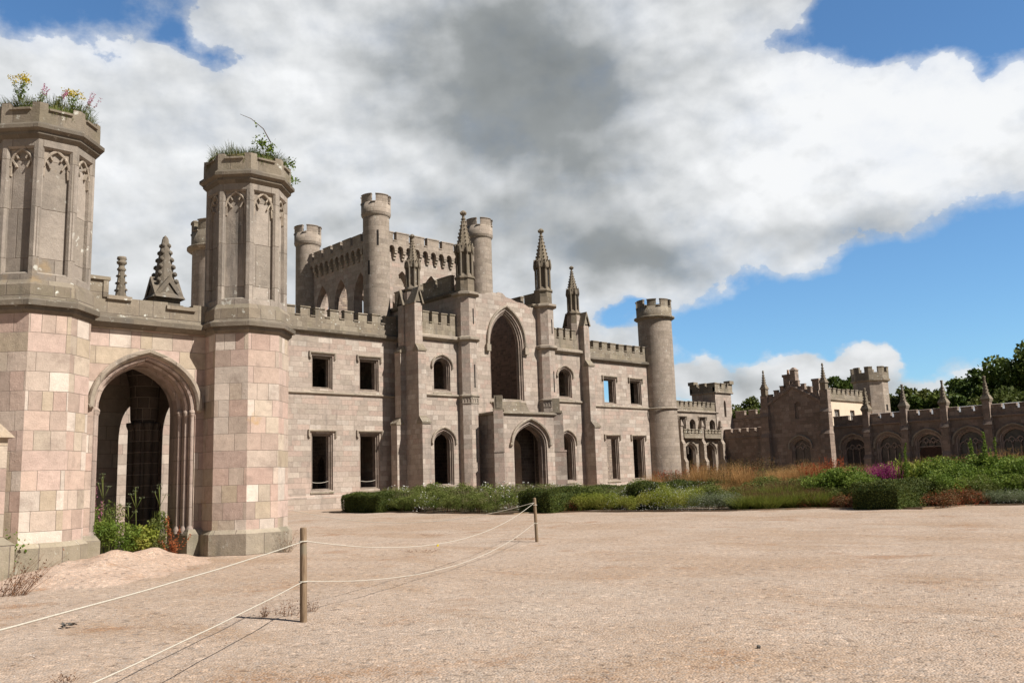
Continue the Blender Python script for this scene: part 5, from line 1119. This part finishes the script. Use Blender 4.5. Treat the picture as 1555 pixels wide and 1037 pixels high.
SKY = [(500, 752), (585, 748), (600, 739), (640, 736), (760, 735), (870, 736), (960, 738), (984, 726), (1000, 715), (1060, 710), (1150, 708), (1240, 704), (1300, 706), (1340, 706), (1400, 697), (1430, 693), (1500, 690), (1555, 689), (1700, 686)]
def skyl(px): return float(np.interp(px, [a for a, b in SKY], [b for a, b in SKY]))
R = random.uniform
# back rows up to the skyline of the border
for px in range(604, 985, 15): place(random.choice(['feath', 'feath', 'rose', 'leafy2']), px + R(-5, 5), R(3.5, 5), ytop=skyl(px) + R(-1, 5), wid=1.15)
for px in range(600, 985, 20): place(random.choice(['feath', 'rose', 'rose']), px + R(-5, 5), R(7, 10), ytop=skyl(px) + R(-1, 2), wid=1.3)
for px in range(640, 985, 40): place('leafy2', px + R(-8, 8), R(13, 16), ytop=skyl(px) + 2, wid=1.5)
for px in range(990, 1420, 12): place(random.choice(['tawny', 'tawny', 'tawny', 'brown']), px + R(-4, 4), R(8, 11), ytop=skyl(px) + R(-3, 5), wid=1.1)
for px in range(988, 1580, 15): place(random.choice(['tawny', 'tawny', 'brown']), px + R(-5, 5), R(14, 19), ytop=skyl(px) + R(-2, 4), wid=1.5)
for px in range(1000, 1240, 26): place(random.choice(['leafy2', 'brown', 'tawny']), px + R(-6, 6), R(4.5, 6), h=R(1.15, 1.5), wid=1.1)
for px in (1235, 1252, 1268): place('rust', px, R(9, 12), ytop=699 + R(0, 3))
for px in (1010, 1036, 1075, 1100, 1140): place('rust', px, R(13, 18), ytop=708 + R(0, 3))
# front rows, left to right
for px in range(592, 762, 17): place(random.choice(['rose', 'leafy2', 'feath', 'leafy2']), px + R(-4, 4), R(.9, 1.4), h=R(.8, 1.05))
for px in range(600, 770, 19): place(random.choice(['feath', 'leafy2']), px + R(-4, 4), R(2, 2.8), h=R(1.05, 1.3))
for px, k, h in ((846, 'sedum', .75), (864, 'sedum', .7), (884, 'lime', .85), (902, 'lime', .95), (921, 'lime', .9), (938, 'pale', .8), (956, 'lime', .7)): place(k, px, .9, h)
for px in range(848, 930, 16): place('leafy2', px, R(2.2, 3), h=1.1)
for px in (996, 1012, 1030, 1048): place('pale', px, R(.8, 1.2), R(.85, 1.05))
for px in (1002, 1022, 1042, 1060): place('pale', px, R(2.2, 2.8), R(1.05, 1.2))
for px in (1068, 1084, 1100, 1114): place('grey', px, R(.7, 1.1), R(.7, .9))
for px in (1075, 1095, 1115): place('leafy2', px, R(2.2, 3), R(1.0, 1.2))
for px in range(1130, 1252, 12): place('green', px + R(-3, 3), R(.5, .9), R(.75, .95), wid=1.15)
for px in range(1124, 1250, 14): place('green', px + R(-3, 3), R(1.9, 2.6), R(1.05, 1.2), wid=1.15)
for px in range(1180, 1262, 16): place(random.choice(['leafy2', 'green']), px, R(3.6, 4.2), R(1.2, 1.4))
for px in (1212, 1228, 1262, 1280, 1296, 1310): place('sedum', px, R(.5, .8), R(.5, .65))
for px in range(1245, 1322, 13): place('leafy', px, R(2.0, 3.0), R(1.3, 1.75))
for px in range(1250, 1320, 18): place('leafy2', px, R(1.4, 1.8), R(.8, 1.1))
for px in (1330, 1341, 1352): place('magenta', px, R(5.0, 5.6), ytop=704 + R(0, 4), wid=.9)
for px in range(1372, 1440, 13): place('lime', px, R(6, 8), ytop=698 + R(0, 5), wid=1.1)
for px in range(1426, 1580, 15): place('sedum' if px < 1490 else 'grey', px, R(.4, .7), R(.5, .7))
for px in range(1424, 1600, 17): place(random.choice(['leafy2', 'leafy']), px, R(1.6, 2.1), R(.9, 1.2))
for px in range(1426, 1620, 15): place('leafy', px + R(-5, 5), R(3, 3.8), ytop=skyl(px) + R(8, 30), wid=1.1)
for px in range(1420, 1640, 18): place('leafy', px + R(-5, 5), R(5, 6.5), ytop=skyl(px) + R(-1, 12), wid=1.2)
for px in (1505, 1517): place('tall', px, R(4.4, 5), ytop=664)
place('tall', 1380, 5.8, ytop=676).scale[0] *= .6
for k, v in PROT.items():
    if not v[1]: print('unused', k)

# ================================================================== trees
def tree(name, label, loc, H, r, leafm, seed, n=6500, size=.62, trunk=.35, base=.25, lr=.34, k=46):
    o = thing(name, label, 'tree', loc, 'trees beyond the buildings'); rg = random.Random(seed); x, y, z = loc
    mb = MB(); mb.tube([(x, y, -.3), (x + .1, y, H * .2), (x - .15, y + .1, H * .45), (x, y, H * .7)], r * .075, 8, r * .02)
    for i in range(9):
        a = rg.uniform(0, 6.28); z0 = H * rg.uniform(.2, .5); L = r * rg.uniform(.5, .85); mb.tube([(x, y, z0), (x + math.cos(a) * L * .5, y + math.sin(a) * L * .5, z0 + H * .12), (x + math.cos(a) * L, y + math.sin(a) * L, z0 + H * .28)], r * .03, 6, r * .008)
    mb.obj('trunk', M_BARK, o)
    p, t = lumpy(int(n * 1.7), r, H * (1 - base), k, seed, lr); p[:, 2] *= H * (1 - base) / p[:, 2].max(); p[:, 2] += H * base; leaves('crown', p + np.array([x, y, 0]), size, leafm, o, .7, .3, t); return o
def at(px, py, dist):
    d = ray(px, py); q = d / np.linalg.norm(d[:2]); return EYE + q * dist
def tr(px, ytop, dist, wpx, leafm, label, seed, **kw):
    P = at(px, ytop, dist); r = wpx / 1348. * dist / 2 * 1.05; tree('broadleaf_tree', label, (P[0], P[1], 0), P[2], r, leafm, seed, **kw)
tr(1562, 512, 150, 118, L_TREE, 'tallest dark green tree rising at the right edge beyond the cloister roof', 3, n=9000, base=.1, k=46)
tr(1468, 571, 165, 100, L_TREE, 'broad dark green tree left of the tallest tree, beyond the cloister roof', 4, n=8000, base=.1, k=40)
tr(1520, 588, 140, 90, L_TREE2, 'olive green lower tree in front of the tallest tree', 5, n=7000, base=.05)
tr(1418, 612, 175, 48, L_TREE, 'small dark tree right of the octagonal tower, nearer the broad tree', 6, n=5000, base=.05)
tr(1380, 588, 160, 62, L_TREE2, 'dark green tree standing directly right of the octagonal tower', 7, n=6000, base=.05)
tr(1288, 569, 150, 66, L_TREE, 'dark tree showing above the battlements of the cream house', 8, n=6000, base=.1)
tr(1330, 583, 170, 60, L_TREE, 'dark tree crown between the cream house tower and the small tree', 12, n=6000, base=.05)
tr(1395, 600, 150, 50, L_TREE, 'low dark tree crown filling the gap left of the broad dark tree', 13, n=6000, base=.05)
tr(1445, 590, 150, 70, L_TREE, 'dark tree crown filling the gap between the broad tree and the small trees', 15, n=6500, base=.05)
tr(1500, 560, 160, 70, L_TREE, 'dark tree crown between the broad tree and the tallest tree', 16, n=6500, base=.05)
tr(1130, 603, 190, 54, L_TREE2, 'rounded olive tree between the square tower and the gabled building', 9, n=5000, base=.05)
tr(1153, 612, 200, 46, L_TREE, 'low dark tree top just left of the gabled building', 10, n=4000, base=.05)

# ================================================================== rope fence
def post(x, y, h, lean, label):
    o = thing('rope_post', label, 'post', (x, y, 0), 'wooden posts of the rope barrier'); mb = MB(); r = .043; lx, ly = lean
    rings = [(-.12, r * 1.02), (.3, r * 1.0), (h - .02, r * .95), (h, r * .82)]
    for (z0, r0), (z1, r1) in zip(rings, rings[1:]):
        for i in range(14):
            a, b = 2 * math.pi * i / 14, 2 * math.pi * (i + 1) / 14
            def P(t, rr, z): rr *= 1 + .05 * math.sin(3 * t + 1); return (x + rr * math.cos(t) + lx * z, y + rr * math.sin(t) + ly * z, z)
            mb.face([P(a, r0, z0), P(b, r0, z0), P(b, r1, z1), P(a, r1, z1)], None, True)
    mb.face([(x + r * .82 * (1 + .05 * math.sin(3 * t + 1)) * math.cos(t) + lx * h, y + r * .82 * (1 + .05 * math.sin(3 * t + 1)) * math.sin(t) + ly * h, h) for t in [2 * math.pi * i / 14 for i in range(14)]])
    mb.obj('shaft', M_WOOD, o)
    mb = MB()
    for z in (.47, .95):
        if z < h - .1:
            c = [(x + .05 * math.cos(t) + lx * z, y + .05 * math.sin(t) + ly * z, z + .004 * t / 6.3) for t in [2 * math.pi * i / 12 for i in range(13)]]; mb.cut(); mb.tube(c, .009, 5)
    mb.obj('rope_hitch', M_ROPE, o)
post(5.65, 9.97, 1.12, (0.0, .01), 'near weathered round wooden rope post standing in the gravel, lower middle left'); post(16.62, 17.2, 1.14, (-.02, .01), 'far slim wooden rope post leaning slightly in front of the yew hedge'); post(-1.15, 2.95, 1.1, (0, 0), 'wooden rope post beside the viewer that the left ropes run to')
def rope(a, b, sag, label, r=.0062, name='barrier_rope'):
    a, b = Vector(a), Vector(b); n = 40; P = []
    for i in range(n + 1):
        f = i / n; p = a.lerp(b, f); p.z -= sag * 4 * f * (1 - f); p.z += .0012 * math.sin(f * 37); P.append(p)
    mb = MB(); mb.tube(P, r, 6); o = mb.obj(name, M_ROPE); tag(o, label, 'rope', 'ropes of the barrier'); return o
A1, A2, B1, B2, Z1, Z2 = (5.62, 9.95, .95), (5.62, 9.95, .47), (16.58, 17.2, 1.02), (16.58, 17.2, .5), (-1.15, 2.95, .97), (-1.15, 2.95, .47)
rope(A1, Z1, .06, 'upper taut white rope running from the near post to the left edge'); rope(A2, Z2, .06, 'lower white rope running from the near post to the bottom left')
rope((5.7, 10.0, .95), B1, .46, 'upper sagging white rope between the near post and the far post'); rope((5.7, 10.0, .47), B2, .41, 'lower sagging white rope between the two posts, almost touching the gravel')
rope(B1, (12.05, 22.9, 1.15), .50, 'thin rope from the far post back to the right gatehouse turret', .007)
rope((33.98, 59.2, 2.05), (35.6, 59.2, 2.05), .12, 'thin barrier rope across the left ground floor window of the castle', .02); rope((38.24, 59.2, 2.05), (39.9, 59.2, 2.05), .12, 'thin barrier rope across the second ground floor window of the castle', .02)
mb = MB(); mb.box(9.88, 9.92, 12.775, 12.785, .50, .54); tg = mb.obj('rope_tag', L_YEL); tag(tg, 'small yellow tag hanging on the upper sagging rope', 'tag')

# ================================================================== sand heap, weeds, scraps
nx2, ny2 = 46, 46; V = []
def sandz(x, y):
    d1 = ((x - 7.35) / 1.35) ** 2 + ((y - 20.7) / 1.15) ** 2; d2 = ((x - 5.75) / 1.3) ** 2 + ((y - 18.8) / 1.7) ** 2; d3 = ((x - 8.5) / .8) ** 2 + ((y - 21.5) / .7) ** 2
    z = .36 * math.exp(-d1 * 1.1) + .32 * math.exp(-d2 * 1.2) + .16 * math.exp(-d3); z += z * (.16 * math.sin(x * 4.3 + y * 2) + .12 * math.sin(y * 5.1 - x * 3)) + .02 * math.sin(x * 11) * math.sin(y * 9) * min(1, z * 5)
    return z - .05
for j in range(ny2):
    for i in range(nx2):
        x = 3.9 + 6.2 * i / (nx2 - 1); y = 15.6 + 7.4 * j / (ny2 - 1); V.append((x, y, sandz(x, y)))
me = bpy.data.meshes.new('sand_heap'); me.from_pydata(V, [], [(j * nx2 + i, j * nx2 + i + 1, (j + 1) * nx2 + i + 1, (j + 1) * nx2 + i) for j in range(ny2 - 1) for i in range(nx2 - 1)]); me.materials.append(M_SAND); me.polygons.foreach_set('use_smooth', [True] * len(me.polygons)); me.update()
sh = bpy.data.objects.new('sand_heap', me); COL.objects.link(sh); tag(sh, 'low heap of pink sand in front of the gatehouse archway', 'sand heap')

def stalks(name, label, cat, loc, n, h, r, mat, leaf=None, ln=0, lsz=.03, group=None, w=.006, lean=(0, 0)):
    o = thing(name, label, cat, loc, group); L0 = np.array(loc); b = disc(n, r); t = b * 1.6 + disc(n, h * .35); t[:, 2] = h * RNG.uniform(.35, 1, n); t[:, 0] += lean[0] * t[:, 2]; t[:, 1] += lean[1] * t[:, 2]
    blades('stalk', b + L0, t + L0, w, mat, o, .12, 3)
    if ln: i = RNG.integers(0, n, ln); f = RNG.uniform(.15, 1, ln)[:, None]; leaves('leaf', b[i] + (t[i] - b[i]) * f + RNG.normal(0, .02, (ln, 3)) + L0, lsz, leaf or mat, o, .4)
    return o
# dry weeds in the gravel
W = [(440, 936, .30, .10, 'dry brown weed just left of the near post'), (425, 934, .16, .14, 'low dry weed patch in the shadow of the near post'), (470, 930, .2, .06, 'thin dead stalks just right of the near post'), (402, 938, .24, .03, 'single dead stalk left of the near post'),
     (640, 838, .08, .35, 'faint dry grass patch below the upper sagging rope'), (795, 820, .10, .25, 'dry grass tuft at the foot of the far post'), (660, 812, .08, .4, 'thin dry grass on the gravel behind the sagging ropes'), (100, 1034, .06, .1, 'dry scraps of weed at the bottom left edge')]
for px, py, h, r, lb in W:
    P = gpt(px, py); stalks('dry_weed', lb, 'weed', (P[0], P[1], 0), 26, h, r, L_DEAD, None, 60, .025, 'dry weeds in the gravel', .005)
P = gpt(437, 838); stalks('dry_weed', 'tall dry yellowish weed against the right turret base', 'weed', (P[0], P[1], 0), 60, .62, .14, L_FEATH, L_DEAD, 160, .04, 'dry weeds in the gravel')
P = gpt(18, 905); stalks('dry_weed', 'bent dry brown weed beside the low buttress at the left edge', 'weed', (P[0], P[1], 0), 70, .75, .22, L_DEAD, None, 200, .05, 'dry weeds in the gravel', .008, (.5, -.1))
stalks('dead_dock', 'rust red dead dock plant at the right foot of the archway', 'weed', (8.92, 22.0, 0), 16, 1.05, .05, L_DOCK, L_DOCK, 420, .065)
o = thing('ivy', 'small green ivy tuft on the plinth of the left turret', 'ivy', (4.95, 21.5, .7)); p = RNG.normal(0, 1, (160, 3)) * np.array([.20, .05, .10]) + np.array([4.95, 21.02, .66]); p[100:, 2] -= np.abs(RNG.normal(0, .18, 60)); leaves('foliage', p, .07, L_GREEN, o, .7)
# weeds inside the archway
def bush_in(loc, h, r, mat, seed, label, n=1500, size=.07, name='weed_clump', asp=.3):
    o = thing(name, label, 'weed', loc, 'weeds growing in the archway'); p, t = lumpy(n, r, h, 12, seed, .5); leaves('foliage', p + np.array(loc), size, mat, o, asp, .3, t); b = disc(20, r * .5); blades('stem', b + np.array(loc), b * 1.3 + np.array([0, 0, h * .9]) + np.array(loc), .01, L_MID, o, .05, 2); return o
bush_in((7.5, 22.9, 0), 1.35, .42, L_GREEN, 21, 'tall bright green weeds against the left jamb of the archway', 1500, .08); bush_in((8.0, 22.75, 0), .95, .42, L_GREEN, 22, 'bright green weeds in the middle of the archway', 1500, .08); bush_in((8.45, 22.8, 0), .85, .42, L_LIME, 23, 'yellow green weeds right of the middle of the archway', 1400, .09, asp=.6)
bush_in((8.75, 22.55, 0), .6, .25, L_TURF, 24, 'low dry grass at the archway threshold', 700, .08, asp=.2); bush_in((9.05, 23.3, 0), 1.3, .3, L_MID, 25, 'dark green weeds beside the right jamb of the archway', 1100, .08); bush_in((8.0, 24.2, 0), 1.5, .6, L_MID, 26, 'dark weeds growing deeper inside the arched passage', 1600, .08); bush_in((7.3, 23.6, 0), 1.7, .35, L_GREEN, 27, 'tallest green weeds with pink flowers behind the left jamb', 1300, .08)
for x, y, h, lb in ((8.28, 22.9, 1.75, 'tall white flowered umbel plant in the middle of the archway'), (8.15, 23.0, 1.35, 'shorter white umbel plant in the archway'), (8.95, 23.1, 1.8, 'white umbel plant near the right jamb'), (7.65, 23.4, 2.1, 'tall dark umbel plant near the left jamb')):
    o = thing('umbel_plant', lb, 'weed', (x, y, 0)); mb = MB(); mb.tube([(x, y, 0), (x + .03, y, h * .5), (x, y + .02, h)], .012, 6, .006)
    for k in range(3): a = k * 2.1; mb.tube([(x + .02, y, h * .7), (x + .15 * math.cos(a), y + .15 * math.sin(a), h * (.85 + .05 * k))], .006, 5)
    mb.obj('stem', L_MID, o); P = []
    for k in range(4):
        c = (x, y, h) if k == 3 else (x + .15 * math.cos(k * 2.1), y + .15 * math.sin(k * 2.1), h * (.85 + .05 * k)); P.append(disc(26, .07) + np.array(c) + np.array([0, 0, .01]) + RNG.normal(0, .012, (26, 3)))
    leaves('flower', np.concatenate(P), .024, L_GREYG, o, .8, .8)
def fireweed(x, y, z, h, n, label, lean=(0, 0), group='fireweed on the turret'):
    o = thing('fireweed', label, 'wildflower', (x, y, z), group); L0 = np.array([x, y, z]); b = disc(n, .06); t = b + disc(n, .16 * h); t[:, 2] = h * RNG.uniform(.65, 1, n); t[:, 0] += lean[0] * t[:, 2]; t[:, 1] += lean[1] * t[:, 2]; blades('stem', b + L0, t + L0, .016, L_MID, o, .02, 3)
    i = RNG.integers(0, n, 60 * n); f = RNG.uniform(.1, .6, 60 * n)[:, None]; leaves('foliage', (b[i] + (t[i] - b[i]) * f) + RNG.normal(0, .035, (60 * n, 3)) + L0, .07, L_MID, o, .22)
    i = RNG.integers(0, n, 45 * n); f = RNG.uniform(.6, 1., 45 * n)[:, None]; leaves('flower', (b[i] + (t[i] - b[i]) * f) + RNG.normal(0, .016, (45 * n, 3)) + L0, .034, L_PINK, o, .6)
fireweed(7.38, 23.1, 0, 1.95, 5, 'pink fireweed at the left side of the archway', (0, 0), 'fireweed in the archway')
# growth on the turret tops
def turf(cx, cy, z, r, label, seed):
    o = thing('grass_turf', label, 'grass', (cx, cy, z)); n = 2600; a = RNG.uniform(0, 6.28, n); q = r * np.sqrt(RNG.uniform(.2, 1.02, n)); lump = .55 + .45 * np.sin(a * 3 + seed) * np.sin(a * 5.3 + 1)
    b = np.stack([cx + q * np.cos(a), cy + q * np.sin(a), np.full(n, z) + .0 * q], 1); t = b + disc(n, .09); t[:, 2] += RNG.uniform(.08, .36, n) * (.4 + lump); t[:, :2] += (b[:, :2] - np.array([cx, cy])) * .09; blades('blade', b, t, .012, L_TURF, o, .35, 3)
    mb = MB(); mb.lathe(cx, cy, [(r * 1.0, z - .12), (r * .9, z + .03), (r * .5, z + .07), (.01, z + .09)], 20); mb.obj('sod', M_TURF, o)
    hang = []; k = 900; a = RNG.uniform(0, 6.28, k); sel = np.sin(a * 4 + seed) > .25; a = a[sel]; k = len(a); b = np.stack([cx + (r + .03) * np.cos(a), cy + (r + .03) * np.sin(a), np.full(k, z + .02)], 1); t = b + np.stack([.10 * np.cos(a), .10 * np.sin(a), -RNG.uniform(.06, .34, k)], 1); blades('overhang', b, t, .018, L_TURF, o, .2, 3)
turf(5.70, GYc, 10.52, .98, 'rough grass turf along the top of the left turret', 1.); turf(10.86, GYc, 10.54, .98, 'rough grass turf along the top of the right turret', 2.5)
def ragwort(x, y, z, h, label):
    o = thing('ragwort', label, 'wildflower', (x, y, z), 'ragwort on the turret'); L0 = np.array([x, y, z]); n = 9; b = disc(n, .07); t = b + disc(n, .22 * h + .04); t[:, 2] = h * RNG.uniform(.75, 1, n); blades('stem', b + L0, t + L0, .016, L_MID, o, .02, 3)
    i = RNG.integers(0, n, 300); f = RNG.uniform(.1, .9, 300)[:, None]; leaves('foliage', (b[i] + (t[i] - b[i]) * f) + RNG.normal(0, .04, (300, 3)) + L0, .06, L_GREEN, o, .4)
    P = np.concatenate([disc(34, .10) + t[k] + L0 + RNG.normal(0, .02, (34, 3)) for k in range(n)]); leaves('flower', P, .036, L_YEL, o, .9, .8)
ragwort(4.95, 21.7, 10.6, .62, 'yellow ragwort at the left of the left turret top'); ragwort(6.12, 21.8, 10.6, .62, 'yellow ragwort at the right of the left turret top')
fireweed(5.35, 21.75, 10.62, .62, 3, 'leaning pink fireweed left of the middle on the left turret top', (.35, 0)); fireweed(5.62, 21.6, 10.6, .55, 3, 'second pink fireweed in the middle of the left turret top', (.55, 0)); fireweed(6.36, 22.0, 10.55, .85, 4, 'tall pink fireweed at the right rim of the left turret', (.42, 0)); fireweed(6.6, 22.5, 10.25, .42, 3, 'small drooping fireweed on the right rim of the left turret', (.5, 0))
def sapling(label, base, limbs, lf, size=.085):
    o = thing('sapling', label, 'sapling', base); mb = MB(); P = []
    for path, k in limbs:
        mb.tube(path, .016, 6, .005); q = [Vector(p) for p in path]
        for _ in range(k):
            i = random.randrange(1, len(q)); p = q[i - 1].lerp(q[i], random.random()); P.append([p.x + random.gauss(0, .075), p.y + random.gauss(0, .06), p.z + random.gauss(0, .07)])
    mb.obj('stem', M_BARK, o); leaves('foliage', np.array(P + [[p[0] + random.gauss(0, .06), p[1] + random.gauss(0, .05), p[2] + random.gauss(0, .06)] for p in P]), size, lf, o, .6, .3)
bx, by, bz = 11.45, 22.1, 10.3
sapling('thin leafy sapling with one long bare arching twig growing from the right turret top', (bx, by, bz), [([(bx, by, bz), (bx - .03, by, bz + .5), (bx - .02, by, bz + 1.0)], 90), ([(bx - .02, by, bz + .75), (bx - .28, by, bz + .95), (bx - .42, by, bz + .9)], 80), ([(bx - .02, by, bz + 1.0), (bx - .25, by, bz + 1.35), (bx - .62, by, bz + 1.55), (bx - .95, by, bz + 1.6)], 4), ([(bx, by, bz + .2), (bx + .4, by, bz + .42), (bx + .72, by, bz + .52)], 110), ([(bx, by, bz + .1), (bx + .45, by, bz + .08), (bx + .8, by, bz + .02)], 90), ([(bx - .05, by, bz + .3), (bx - .4, by, bz + .5), (bx - .6, by, bz + .52)], 50)], L_GREEN)
bush_in((11.6, 21.75, 9.75), .55, .26, L_LIME, 31, 'yellow green moss and weed tuft hanging at the right rim of the right turret', 500, .06)
# small things on the gravel
def pebble(loc, r, mat, label, name='stone'):
    mb = MB(); x, y, z = loc; rg = random.Random(label); n = 7
    ring = lambda k, zz: [(x + r * k * math.cos(2 * math.pi * i / n) * (.8 + .35 * rg.random()), y + r * k * math.sin(2 * math.pi * i / n) * (.8 + .3 * rg.random()), z + zz) for i in range(n)]
    a, b, c = ring(.9, -.01), ring(1.05, r * .4), ring(.6, r * .8)
    for p, q in ((a, b), (b, c)):
        for i in range(n): mb.face([p[i], p[(i + 1) % n], q[(i + 1) % n], q[i]])
    mb.face(c); tag(mb.obj(name, mat), label, 'stone')
M_STONE = simple('dark_stone', (.05, .045, .04), (.12, .11, .10), 12)
P = gpt(1152, 982); pebble((P[0], P[1], 0), .022, M_STONE, 'small dark stone lying alone on the gravel, lower right')
P = gpt(101, 951); o = thing('dead_leaf', 'dark curled dead leaf on the gravel below the upper left rope', 'leaf', (P[0], P[1], 0)); leaves('blade', RNG.normal(0, 1, (16, 3)) * np.array([.05, .03, .01]) + np.array([P[0], P[1], .03]), .10, M_STONE, o, .4, 1.5)
for px, py, w_, h_, lb in ((482, 769, .5, .35, 'reddish stone block lying at the foot of the castle wing, left one'), (496, 770, .55, .3, 'reddish stone block lying at the foot of the castle wing, right one')):
    P = gpt(px, py); mb = MB(); mb.obox((P[0], P[1]), (.96, .28), w_ / 2, .22, -.02, h_, (w_ / 2 - .03, .19)); tag(mb.obj('stone_block', S_GATE), lb, 'stone block')
# loose grit scattered over the gravel
n = 16000; gx = RNG.uniform(-1.5, 17, n); gy = RNG.uniform(2.5, 21, n); keep = (gx * .68 + gy * .733 > 4.2); gx, gy = gx[keep], gy[keep]; n = len(gx); r = RNG.uniform(.004, .013, n) * (1 + .6 * (RNG.uniform(0, 1, n) > .95))
gzv = np.array([gz(a, b) for a, b in zip(gx, gy)])
off = np.array([[1, 0, 0], [0, 1, 0], [-1, 0, 0], [0, -1, 0], [0, 0, .8]]); C0 = np.stack([gx, gy, gzv], 1)
V = (C0[:, None, :] + off[None] * r[:, None, None] * RNG.uniform(.6, 1.3, (n, 5, 1))).reshape(-1, 3); base = (np.arange(n) * 5)[:, None]
F = np.concatenate([base + np.array([[i, (i + 1) % 4, 4]]) for i in range(4)], 0); UV = np.repeat(np.stack([RNG.uniform(0, 1, n), np.zeros(n)], 1), 5, 0)
L_GRIT = leafmat('grit', [(.42, .35, .30), (.30, .19, .13), (.36, .27, .22), (.20, .15, .12), (.46, .41, .37), (.33, .22, .16)], 0.0, .95)
tag(mesh_np('loose_grit', V, F, UV, L_GRIT), kind='stuff')
